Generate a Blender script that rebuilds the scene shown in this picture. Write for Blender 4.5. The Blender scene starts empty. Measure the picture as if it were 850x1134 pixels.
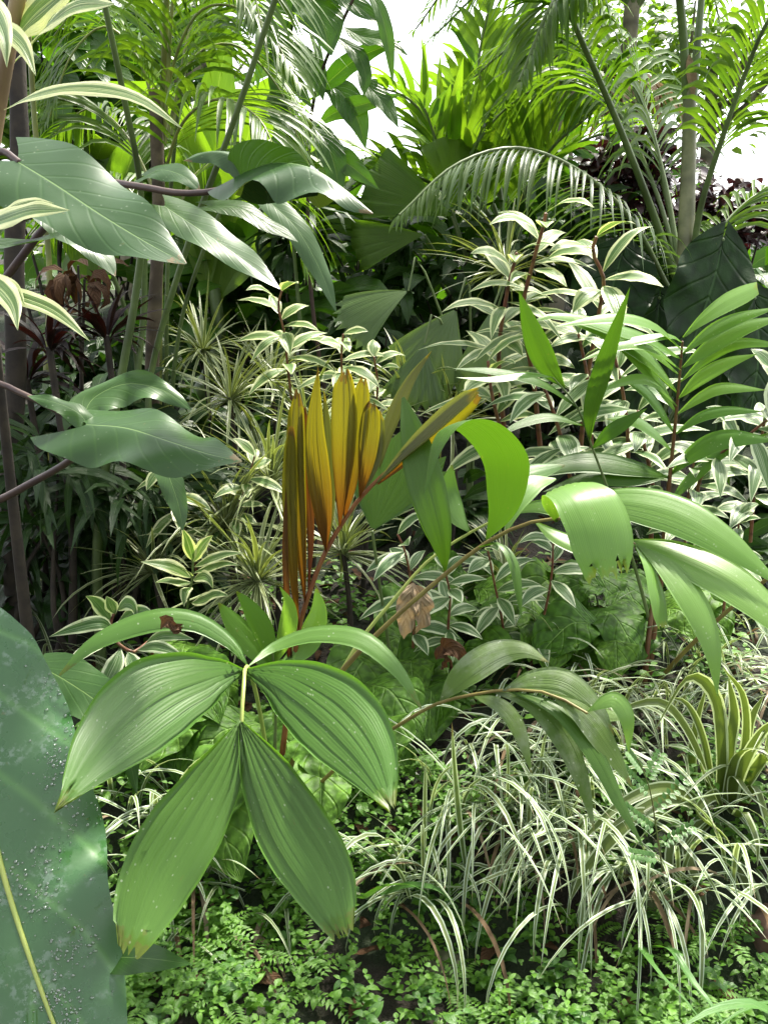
import bpy, math, random
import numpy as np
from mathutils import Vector
R = math.radians
random.seed(7)
rng = np.random.default_rng(7)
sc = bpy.context.scene
COL = sc.collection

# ------------------------------------------------------------------ camera
FPX = 1066.0                      # focal length in pixels of the 850 x 1134 photograph
PITCH = R(12.0)
CAM = np.array([0.0, 0.0, 1.5])
FWD = np.array([0, math.cos(PITCH), -math.sin(PITCH)])
UPV = np.array([0, math.sin(PITCH), math.cos(PITCH)])
RGT = np.array([1.0, 0, 0])

def at(px, py, Y):
    d = RGT * ((px - 425) / FPX) - UPV * ((py - 567) / FPX) + FWD
    return CAM + d * (Y / d[1])

def pp(lst):
    return [at(*p) for p in lst]

def gz(x, y):
    b = 0.0
    if y > 1.6: b += 0.13 * (min(y, 3.0) - 1.6)
    u = min(max((y - 1.92) / .36, 0), 1); b += .17 * u * u * (3 - 2 * u)
    if y > 3.0: b += 0.2 * (min(y, 12.0) - 3.0)
    if y > 12.0: b += 0.12 * (min(y, 40) - 12.0)
    if y > 1: b += 0.03 * math.sin(x * 3.1 + y * 1.7) + 0.02 * math.sin(x * 7.3 - y * 5.1) + 0.012 * math.sin(x * 15 + y * 11)
    return b

def ground(px, py):
    d = RGT * ((px - 425) / FPX) - UPV * ((py - 567) / FPX) + FWD
    d = d / d[1]
    y = 1.0
    while y < 30:
        p = CAM + d * y
        if p[2] <= gz(p[0], y): break
        y += 0.02
    p = CAM + d * y
    return np.array([p[0], y, gz(p[0], y)])

def gnd(x, y):
    return np.array([x, y, gz(x, y)])

# ------------------------------------------------------------------ geometry
def nrm(v):
    v = np.asarray(v, float)
    return v / (np.linalg.norm(v, axis=-1, keepdims=True) + 1e-9)

def catmull(pts, n):
    P = np.asarray(pts, float)
    if len(P) == 2:
        t = np.linspace(0, 1, n)[:, None]
        return P[0] * (1 - t) + P[1] * t
    Q = np.vstack([2 * P[0] - P[1], P, 2 * P[-1] - P[-2]])
    seg = np.linalg.norm(np.diff(P, axis=0), axis=1)
    cum = np.concatenate([[0], np.cumsum(seg)]) / seg.sum()
    out = []
    for t in np.linspace(0, 1, n):
        k = min(int(np.searchsorted(cum, t, side='right')) - 1, len(P) - 2)
        u = (t - cum[k]) / max(cum[k + 1] - cum[k], 1e-9)
        a, b, c, d = Q[k], Q[k + 1], Q[k + 2], Q[k + 3]
        out.append(0.5 * ((2 * b) + (c - a) * u + (2 * a - 5 * b + 4 * c - d) * u * u + (3 * b - a - 3 * c + d) * u ** 3))
    return np.array(out)

PROF = {
    'lance':  [(0, .02), (.08, .3), (.2, .72), (.38, 1), (.55, .95), (.75, .62), (.9, .25), (1, .01)],
    'ovate':  [(0, .03), (.06, .35), (.15, .75), (.3, 1), (.5, .97), (.7, .72), (.88, .32), (1, .01)],
    'strap':  [(0, .55), (.15, .9), (.4, 1), (.7, .85), (.9, .45), (1, .02)],
    'blade':  [(0, .8), (.3, 1), (.7, .7), (1, .03)],
    'palmlet': [(0, .05), (.08, .3), (.25, .76), (.45, 1), (.6, .96), (.76, .7), (.88, .42), (.96, .2), (1, .08)],
    'palmlet_blunt': [(0, .05), (.08, .28), (.25, .7), (.48, .98), (.64, 1), (.8, .84), (.92, .56), (1, .3)],
    'broad': [(0, .5), (.05, .8), (.15, 1), (.38, .98), (.58, .84), (.76, .6), (.9, .3), (1, .02)],
    'wedge':  [(0, .04), (.15, .35), (.4, .75), (.65, 1), (.85, .95), (.96, .75), (1, .62)],
    'gold':   [(0, .05), (.2, .45), (.45, .85), (.7, 1), (.88, .85), (.96, .6), (1, .3)],
    'heart':  [(0, .5), (.06, .8), (.16, 1), (.32, .98), (.5, .8), (.7, .52), (.88, .22), (1, .01)],
    'giant':  [(0, .3), (.05, .62), (.12, .86), (.25, .97), (.45, .98), (.65, .8), (.82, .5), (.94, .2), (1, .01)],
}
_pc = {}
def prof(name, n):
    k = (name, n)
    if k not in _pc:
        a = np.array(PROF[name]); t = np.linspace(0, 1, n)
        w = np.interp(t, a[:, 0], a[:, 1])
        if n > 6:
            w2 = w.copy(); w2[1:-1] = (w[:-2] + 2 * w[1:-1] + w[2:]) / 4; w = w2
        _pc[k] = w
    return _pc[k]

class MB:
    """collects leaves and tubes, then links them as one mesh object"""
    def __init__(s):
        s.v = []; s.f = []; s.uv = []; s.r = []; s.n = 0
    def grid(s, P, U, V, rnd):
        a, b = P.shape[:2]
        idx = np.arange(a * b).reshape(a, b) + s.n
        q = np.stack([idx[:-1, :-1], idx[:-1, 1:], idx[1:, 1:], idx[1:, :-1]], -1).reshape(-1, 4)
        s.v.append(P.reshape(-1, 3)); s.f.append(q)
        s.uv.append(np.stack([U, V], -1).reshape(-1, 2)); s.r.append(np.full(a * b, rnd)); s.n += a * b
    def leaf(s, pts, w, pr='lance', up=(0, 0, 1), n=12, m=3, fold=0., arch=0., pleat=0., npl=0, wav=0., wavf=3.,
             sweep=0., twist=0., rnd=None, bite=0., fall=.93, amp0=1.0):
        if rnd is None: rnd = random.random()
        P = catmull(pts, n + 1); T = nrm(np.gradient(P, axis=0))
        up = np.asarray(up, float)
        N = nrm(up - (T @ up)[:, None] * T)
        # keep the frame continuous when the leaf bends over
        for i in range(1, len(N)):
            c = N[i - 1] - (N[i - 1] @ T[i]) * T[i]; c = c / (np.linalg.norm(c) + 1e-9)
            N[i] = c if i else N[i]
        S = np.cross(T, N)
        t = np.linspace(0, 1, n + 1)
        if twist:
            a = (twist * t)[:, None]; S, N = S * np.cos(a) + N * np.sin(a), N * np.cos(a) - S * np.sin(a)
        hw = w * prof(pr, n + 1)
        k = m if not npl else max(m, npl)
        e = np.linspace(-1, 1, 2 * k + 1)
        if npl and len(e) < 2 * npl + 1: e = np.linspace(-1, 1, 2 * npl + 1)
        E, H = np.meshgrid(e, hw); TT = np.repeat(t[:, None], len(e), 1)
        A = np.abs(E)
        z = fold * A * H + arch * E * E * H
        if npl:
            tri = (np.where(np.arange(len(e)) % 2 == 0, 1.0, -1.0) * (.45 + .9 * rng.random(len(e))))[None, :]
            z = z + tri * pleat * (w * .35 + H) / max(npl, 1) * (1 - fall * TT ** .55) * amp0
        if wav:
            ph1, ph2 = random.random() * 6.28, random.random() * 6.28
            z = z + wav * w * A ** 2 * np.where(E < 0, np.sin(6.28 * wavf * TT + ph1), np.sin(6.28 * wavf * TT * 1.1 + ph2)) * np.sin(np.pi * np.clip(TT, .02, .98))
        X = P[:, None, :] + S[:, None, :] * (E * H)[..., None] + N[:, None, :] * z[..., None]
        if sweep:
            L = np.linalg.norm(np.diff(P, axis=0), axis=1).sum()
            g = -sweep * L * A ** 1.4 * (1 - TT) ** 2
            X = X + T[0][None, None, :] * g[..., None]
        if bite:
            g = bite * w * (rng.random(len(e)) - .75)[None, :] * np.where(TT > .93, 1, 0)
            X = X + T[-1][None, None, :] * g[..., None]
        s.grid(X, E * .5 + .5, TT, rnd)
    def tube(s, pts, r0, r1=None, n=10, k=7, rnd=None, knot=0.):
        if rnd is None: rnd = random.random()
        if r1 is None: r1 = r0
        P = catmull(pts, n + 1); T = nrm(np.gradient(P, axis=0))
        ref = np.array([0.13, .97, .2]) if abs(T[0][1]) < .8 else np.array([1., 0, 0])
        N = nrm(ref - (T @ ref)[:, None] * T); B = np.cross(T, N)
        a = np.linspace(0, 2 * np.pi, k + 1)
        rr = np.linspace(r0, r1, n + 1)
        if knot: rr = rr * (1 + knot * (rng.random(n + 1) - .3))
        X = P[:, None, :] + rr[:, None, None] * (N[:, None, :] * np.cos(a)[None, :, None] + B[:, None, :] * np.sin(a)[None, :, None])
        U, V = np.meshgrid(np.linspace(0, 1, k + 1), np.linspace(0, 1, n + 1))
        s.grid(X, U, V, rnd)
        # rounded end
        E = np.concatenate([X[-1:], (P[-1] + T[-1] * r1 * .6)[None, None, :].repeat(k + 1, 1) * 1.0], 0)
        s.grid(E, U[-2:], V[-2:], rnd)
    def fan(s, c, axis, up, rad, spread, nseg, pleat=.06, cut=.25, droop=.0, n=7, rnd=None):
        """round pleated fan palm blade with cut segment tips"""
        if rnd is None: rnd = random.random()
        ax = nrm(axis); N = nrm(np.asarray(up, float) - np.dot(up, ax) * ax); S = np.cross(ax, N)
        na = 2 * nseg + 1
        th = np.linspace(-spread, spread, na)
        t = np.linspace(0.03, 1, n)
        TT, TH = np.meshgrid(t, th, indexing='ij')
        tri = np.where(np.arange(na) % 2 == 0, 1.0, -1.0)[None, :]
        rmax = rad * (.86 + .14 * np.cos(TH * .9)) * (1 - cut * .12 * (tri + 1) * (TT > .9)) * (1 + .06 * (np.repeat(rng.random((1, na)), n, 0) - .5))
        rr = TT * rmax
        X = np.asarray(c)[None, None, :] + ax * (rr * np.cos(TH))[..., None] + S * (rr * np.sin(TH))[..., None] \
            + N * (tri * pleat * rr * .5 * (1 - .4 * TT) - droop * rad * TT ** 2.2)[..., None]
        s.grid(X, (TH / spread) * .5 + .5, TT, rnd)
    def build(s, name, mat, parent=None, smooth=True):
        V = np.vstack(s.v); F = np.vstack(s.f); UV = np.vstack(s.uv); RN = np.concatenate(s.r)
        if parent is not None:
            o_ = parent
            while o_ is not None:
                V = V - np.array(o_.location); o_ = o_.parent
        me = bpy.data.meshes.new(name)
        me.vertices.add(len(V)); me.vertices.foreach_set('co', V.astype(np.float32).ravel())
        me.loops.add(F.size); me.loops.foreach_set('vertex_index', F.astype(np.int32).ravel())
        me.polygons.add(len(F))
        me.polygons.foreach_set('loop_start', np.arange(0, F.size, 4, dtype=np.int32))
        me.polygons.foreach_set('loop_total', np.full(len(F), 4, np.int32))
        me.polygons.foreach_set('use_smooth', np.full(len(F), smooth))
        ul = me.uv_layers.new(name='UVMap'); ul.data.foreach_set('uv', UV[F.ravel()].astype(np.float32).ravel())
        at_ = me.attributes.new('rnd', 'FLOAT', 'POINT'); at_.data.foreach_set('value', RN.astype(np.float32))
        me.update(calc_edges=True); me.validate()
        me.materials.append(mat)
        o = bpy.data.objects.new(name, me); COL.objects.link(o)
        if parent is not None: o.parent = parent
        return o

def thing(name, label, cat, loc, group=None):
    o = bpy.data.objects.new(name, None); COL.objects.link(o)
    o.location = [float(c) for c in loc]; o.empty_display_size = .1
    o['label'] = label; o['category'] = cat
    if 'kind' not in o: o['kind'] = 'thing'
    if group: o['group'] = group
    return o

def tag(o, label, cat, group=None):
    o['label'] = label; o['category'] = cat
    if 'kind' not in o: o['kind'] = 'thing'
    if group: o['group'] = group
    return o

def arc(base, az, el, L, droop, n=7, side=0.):
    """a path that leaves base at elevation el and bends down by droop radians over its length"""
    p = np.array(base, float); out = [p.copy()]; st = L / n
    for i in range(n):
        e = el - droop * ((i + .5) / n) ** 1.3; a = az + side * (i / n)
        p = p + st * np.array([math.cos(e) * math.cos(a), math.cos(e) * math.sin(a), math.sin(e)])
        out.append(p.copy())
    return out
# ------------------------------------------------------------------ materials
class NT:
    def __init__(s, name):
        s.m = bpy.data.materials.new(name); s.m.use_nodes = True
        s.t = s.m.node_tree; s.t.nodes.clear()
    def new(s, k, **kw):
        n = s.t.nodes.new(k)
        for a, b in kw.items(): setattr(n, a, b)
        return n
    def link(s, a, b): s.t.links.new(a, b)
    def put(s, sock, v):
        if isinstance(v, bpy.types.NodeSocket): s.link(v, sock)
        elif isinstance(v, (tuple, list)) and len(v) == 3 and sock.type == 'RGBA': sock.default_value = (*v, 1)
        else: sock.default_value = v
    def math(s, op, a, b=0., c=0., clamp=False):
        n = s.new('ShaderNodeMath', operation=op, use_clamp=clamp)
        for i, v in enumerate((a, b, c)): s.put(n.inputs[i], v)
        return n.outputs[0]
    def mix(s, f, a, b, mode='MIX'):
        n = s.new('ShaderNodeMix', data_type='RGBA', blend_type=mode)
        s.put(n.inputs[0], f); s.put(n.inputs[6], a); s.put(n.inputs[7], b)
        return n.outputs[2]
    def step(s, x, lo, hi):
        n = s.new('ShaderNodeMapRange', interpolation_type='SMOOTHSTEP')
        s.put(n.inputs[0], x); s.put(n.inputs[1], lo); s.put(n.inputs[2], hi)
        return n.outputs[0]
    def noise(s, vec, scale, detail=2., rough=.5):
        n = s.new('ShaderNodeTexNoise'); s.link(vec, n.inputs['Vector'])
        n.inputs['Scale'].default_value = scale; n.inputs['Detail'].default_value = detail; n.inputs['Roughness'].default_value = rough
        return n.outputs['Fac']
    def comb(s, x, y, z=0.):
        n = s.new('ShaderNodeCombineXYZ')
        for i, v in enumerate((x, y, z)): s.put(n.inputs[i], v)
        return n.outputs[0]

def leafmat(name, c1, c2, back=None, margin=None, mw=.6, streak=0., rib=None, ribw=.035, par=0, lat=None,
            bump=.25, rough=.42, spec=.5, trans=.35, tmul=(1.5, 1.55, .45), quilt=0., tip=None, spots=0., dust=0., grad=None, wet=0., darkline=0., brown=0., film_sheen=0.):
    warm = lambda c: (c[0] * 1.16, c[1], c[2] * .72) if c and c[1] > c[0] and c[1] > c[2] else c
    c1, c2, back = warm(c1), warm(c2), warm(back)
    t = NT(name)
    uv = t.new('ShaderNodeUVMap', uv_map='UVMap').outputs[0]
    sp = t.new('ShaderNodeSeparateXYZ'); t.link(uv, sp.inputs[0]); u, v = sp.outputs[0], sp.outputs[1]
    rnd = t.new('ShaderNodeAttribute', attribute_name='rnd').outputs['Fac']
    obj = t.new('ShaderNodeTexCoord').outputs['Object']
    e = t.math('ABSOLUTE', t.math('MULTIPLY_ADD', u, 2., -1.))
    n1 = t.noise(obj, 9., 3.)
    f = t.math('ADD', t.math('MULTIPLY', n1, .75), t.math('MULTIPLY_ADD', rnd, .9, -.35), clamp=True)
    col = t.mix(f, c1, c2)
    if grad:                       # colour that really changes along the leaf: (colour at the base, where it ends)
        col = t.mix(t.step(v, 0., grad[1]), grad[0], col)
    h = None
    if par:
        w = t.math('MULTIPLY_ADD', t.noise(t.comb(t.math('MULTIPLY', u, par * 2.6), t.math('MULTIPLY', v, .35), t.math('MULTIPLY', rnd, 23.)), 1., 2., .7), 4., -2.)
        col = t.mix(t.math('MULTIPLY_ADD', w, .12, .10), col, t.mix(1., col, (1.5, 1.45, 1.2), 'MULTIPLY'))
        w2 = t.math('SINE', t.math('MULTIPLY', u, 6.2832 * par * 3.3))
        h = t.math('ADD', w, t.math('MULTIPLY', w2, .35))
    if darkline:
        w3 = t.math('POWER', t.math('ABSOLUTE', t.math('SINE', t.math('MULTIPLY', u, 3.1416 * darkline))), 14.)
        col = t.mix(t.math('MULTIPLY', w3, .55), col, (.1, .05, .012))
    if lat:
        w = t.math('SINE', t.math('MULTIPLY', t.math('SUBTRACT', v, t.math('MULTIPLY', e, lat[1])), 6.2832 * lat[0]))
        sharp = t.math('POWER', t.math('MULTIPLY_ADD', w, .5, .5), 22.)
        col = t.mix(t.math('MULTIPLY', sharp, lat[2]), col, t.mix(1., col, (1.7, 1.5, 1.3), 'MULTIPLY'))
        h = t.math('MULTIPLY', sharp, -1.) if len(lat) < 4 else sharp
        h = t.math('ADD', h, t.math('MULTIPLY', w, .15))
    if quilt:
        vo = t.new('ShaderNodeTexVoronoi', feature='SMOOTH_F1'); t.link(t.comb(t.math('MULTIPLY', u, 9.), t.math('MULTIPLY', v, 14.)), vo.inputs['Vector']); vo.inputs['Scale'].default_value = quilt
        q = t.math('SUBTRACT', 1., vo.outputs['Distance'])
        h = q if h is None else t.math('ADD', h, t.math('MULTIPLY', q, 1.2))
        col = t.mix(t.step(q, .25, .75), t.mix(1., col, (.45, .5, .4), 'MULTIPLY'), col)
    if margin:
        nz = t.noise(t.comb(t.math('MULTIPLY', u, 7.), t.math('MULTIPLY', v, .8), t.math('MULTIPLY', rnd, 31.)), 2.2, 2., .6)
        jig = t.math('MULTIPLY_ADD', nz, .7, -.35)
        mm = t.step(t.math('ADD', e, jig), mw - .03, mw + .05)
        if streak:
            ns = t.noise(t.comb(t.math('MULTIPLY', u, 26.), t.math('MULTIPLY', v, .7), t.math('MULTIPLY', rnd, 17.)), 1., 1.)
            mm = t.math('MAXIMUM', mm, t.math('MULTIPLY', t.step(ns, .56, .64), streak))
        col = t.mix(mm, col, t.mix(t.math('MULTIPLY', n1, .6), margin, tuple(c * k for c, k in zip(margin, (.72, .85, .45)))))
    if rib:
        rm = t.step(e, ribw, ribw * .45)
        col = t.mix(rm, col, rib)
        hr = t.math('MULTIPLY', t.step(e, ribw * 2.5, 0.), -1.2)
        h = hr if h is None else t.math('ADD', h, hr)
    if tip:
        nz2 = t.noise(obj, 30., 2.)
        tm = t.step(t.math('ADD', v, t.math('MULTIPLY_ADD', nz2, .16, -.08)), tip[1], tip[1] + .06)
        col = t.mix(tm, col, tip[0])
    if brown:
        nb = t.math('ADD', t.math('MULTIPLY_ADD', t.noise(obj, 45., 3., .7), .3, -.15), t.math('ADD', v, t.math('MULTIPLY', e, .03)))
        col = t.mix(t.math('MULTIPLY', t.step(nb, .955, .985), brown), col, (.16, .085, .03))
    if back:
        g = t.new('ShaderNodeNewGeometry').outputs['Backfacing']
        col = t.mix(g, col, t.mix(.65, col, back))
    ro = t.math('ADD', t.math('MULTIPLY', t.noise(obj, 22., 3.), .22), rough - .11)
    if spots:                      # dried water marks, pollen and dust specks on the blade
        vo = t.new('ShaderNodeTexVoronoi'); t.link(obj, vo.inputs['Vector']); vo.inputs['Scale'].default_value = 75.
        on = t.math('MULTIPLY', t.step(vo.outputs['Distance'], .2, .1), t.step(t.noise(obj, 18., 2.), .52, .6))
        col = t.mix(t.math('MULTIPLY', on, spots), col, (.55, .6, .5))
    if dust:
        col = t.mix(t.math('MULTIPLY', t.step(t.noise(obj, 14., 4., .65), .42, .68), dust), col, (.34, .37, .33))
    if film_sheen:  # pale sky sheen of the water film, painted into the leaf colour
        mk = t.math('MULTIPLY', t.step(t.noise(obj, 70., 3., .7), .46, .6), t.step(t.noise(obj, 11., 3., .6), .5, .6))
        col = t.mix(t.math('MULTIPLY', mk, film_sheen), col, (.40, .46, .46))
    if wet:
        wm = t.step(t.noise(obj, 15., 4., .6), .5, .6)
        ro = t.math('SUBTRACT', ro, t.math('MULTIPLY', wm, wet), clamp=True)
    # small blemishes
    bm = t.step(t.noise(obj, 60., 2., .6), .7, .78)
    col = t.mix(t.math('MULTIPLY', bm, .35), col, (.16, .13, .04))
    bs = t.new('ShaderNodeBsdfPrincipled'); t.put(bs.inputs['Base Color'], col); t.put(bs.inputs['Roughness'], ro)
    bs.inputs['Specular IOR Level'].default_value = spec
    fine = t.math('MULTIPLY', t.noise(obj, 120., 2.), .25)
    h = fine if h is None else t.math('ADD', h, fine)
    bu = t.new('ShaderNodeBump'); bu.inputs['Strength'].default_value = bump; bu.inputs['Distance'].default_value = .004
    t.link(h, bu.inputs['Height']); t.link(bu.outputs[0], bs.inputs['Normal'])
    tr = t.new('ShaderNodeBsdfTranslucent'); t.put(tr.inputs[0], t.mix(1., col, tmul, 'MULTIPLY'))
    ms = t.new('ShaderNodeMixShader'); ms.inputs[0].default_value = trans
    t.link(bs.outputs[0], ms.inputs[1]); t.link(tr.outputs[0], ms.inputs[2])
    o = t.new('ShaderNodeOutputMaterial'); t.link(ms.outputs[0], o.inputs[0])
    return t.m

def barkmat(name, c1, c2, scale=12., rings=0., rough=.7, bump=.5):
    t = NT(name)
    uv = t.new('ShaderNodeUVMap', uv_map='UVMap').outputs[0]
    sp = t.new('ShaderNodeSeparateXYZ'); t.link(uv, sp.inputs[0])
    obj = t.new('ShaderNodeTexCoord').outputs['Object']
    n = t.noise(obj, scale, 4., .6)
    f = t.step(n, .35, .65)
    h = n
    col = t.mix(f, c1, c2)
    if rings:
        w = t.math('POWER', t.math('ABSOLUTE', t.math('SINE', t.math('MULTIPLY', sp.outputs[1], 3.1416 * rings))), 20.)
        col = t.mix(t.math('MULTIPLY', w, .7), col, tuple(c * .4 for c in c1)); h = t.math('ADD', h, w)
    bs = t.new('ShaderNodeBsdfPrincipled'); t.put(bs.inputs['Base Color'], col); bs.inputs['Roughness'].default_value = rough
    bu = t.new('ShaderNodeBump'); bu.inputs['Strength'].default_value = bump; bu.inputs['Distance'].default_value = .006
    t.link(h, bu.inputs['Height']); t.link(bu.outputs[0], bs.inputs['Normal'])
    o = t.new('ShaderNodeOutputMaterial'); t.link(bs.outputs[0], o.inputs[0])
    return t.m

def soilmat():
    t = NT('soil')
    obj = t.new('ShaderNodeTexCoord').outputs['Object']
    a = t.noise(obj, 6., 6., .65); b = t.noise(obj, 45., 5., .7)
    col = t.mix(t.step(a, .35, .65), (.010, .007, .004), (.022, .015, .008))  # soil tones darkened to carry the shade between the plants
    col = t.mix(t.step(b, .55, .7), col, (.04, .027, .015))
    col = t.mix(t.step(t.noise(obj, 3., 3.), .42, .58), col, (.016, .03, .008))
    bs = t.new('ShaderNodeBsdfPrincipled'); t.put(bs.inputs['Base Color'], col); bs.inputs['Roughness'].default_value = .85
    bu = t.new('ShaderNodeBump'); bu.inputs['Strength'].default_value = .9; bu.inputs['Distance'].default_value = .03
    t.link(t.math('ADD', a, b), bu.inputs['Height']); t.link(bu.outputs[0], bs.inputs['Normal'])
    o = t.new('ShaderNodeOutputMaterial'); t.link(bs.outputs[0], o.inputs[0])
    return t.m

def watermat():
    t = NT('water_drop')
    tr = t.new('ShaderNodeBsdfTransparent'); gl = t.new('ShaderNodeBsdfGlossy'); gl.inputs['Roughness'].default_value = .03
    lw = t.new('ShaderNodeFresnel'); lw.inputs['IOR'].default_value = 1.33
    ms = t.new('ShaderNodeMixShader'); t.put(ms.inputs[0], t.math('MULTIPLY_ADD', lw.outputs[0], 1.6, .16, clamp=True))
    t.link(tr.outputs[0], ms.inputs[1]); t.link(gl.outputs[0], ms.inputs[2])
    o = t.new('ShaderNodeOutputMaterial'); t.link(ms.outputs[0], o.inputs[0])
    return t.m

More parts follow.
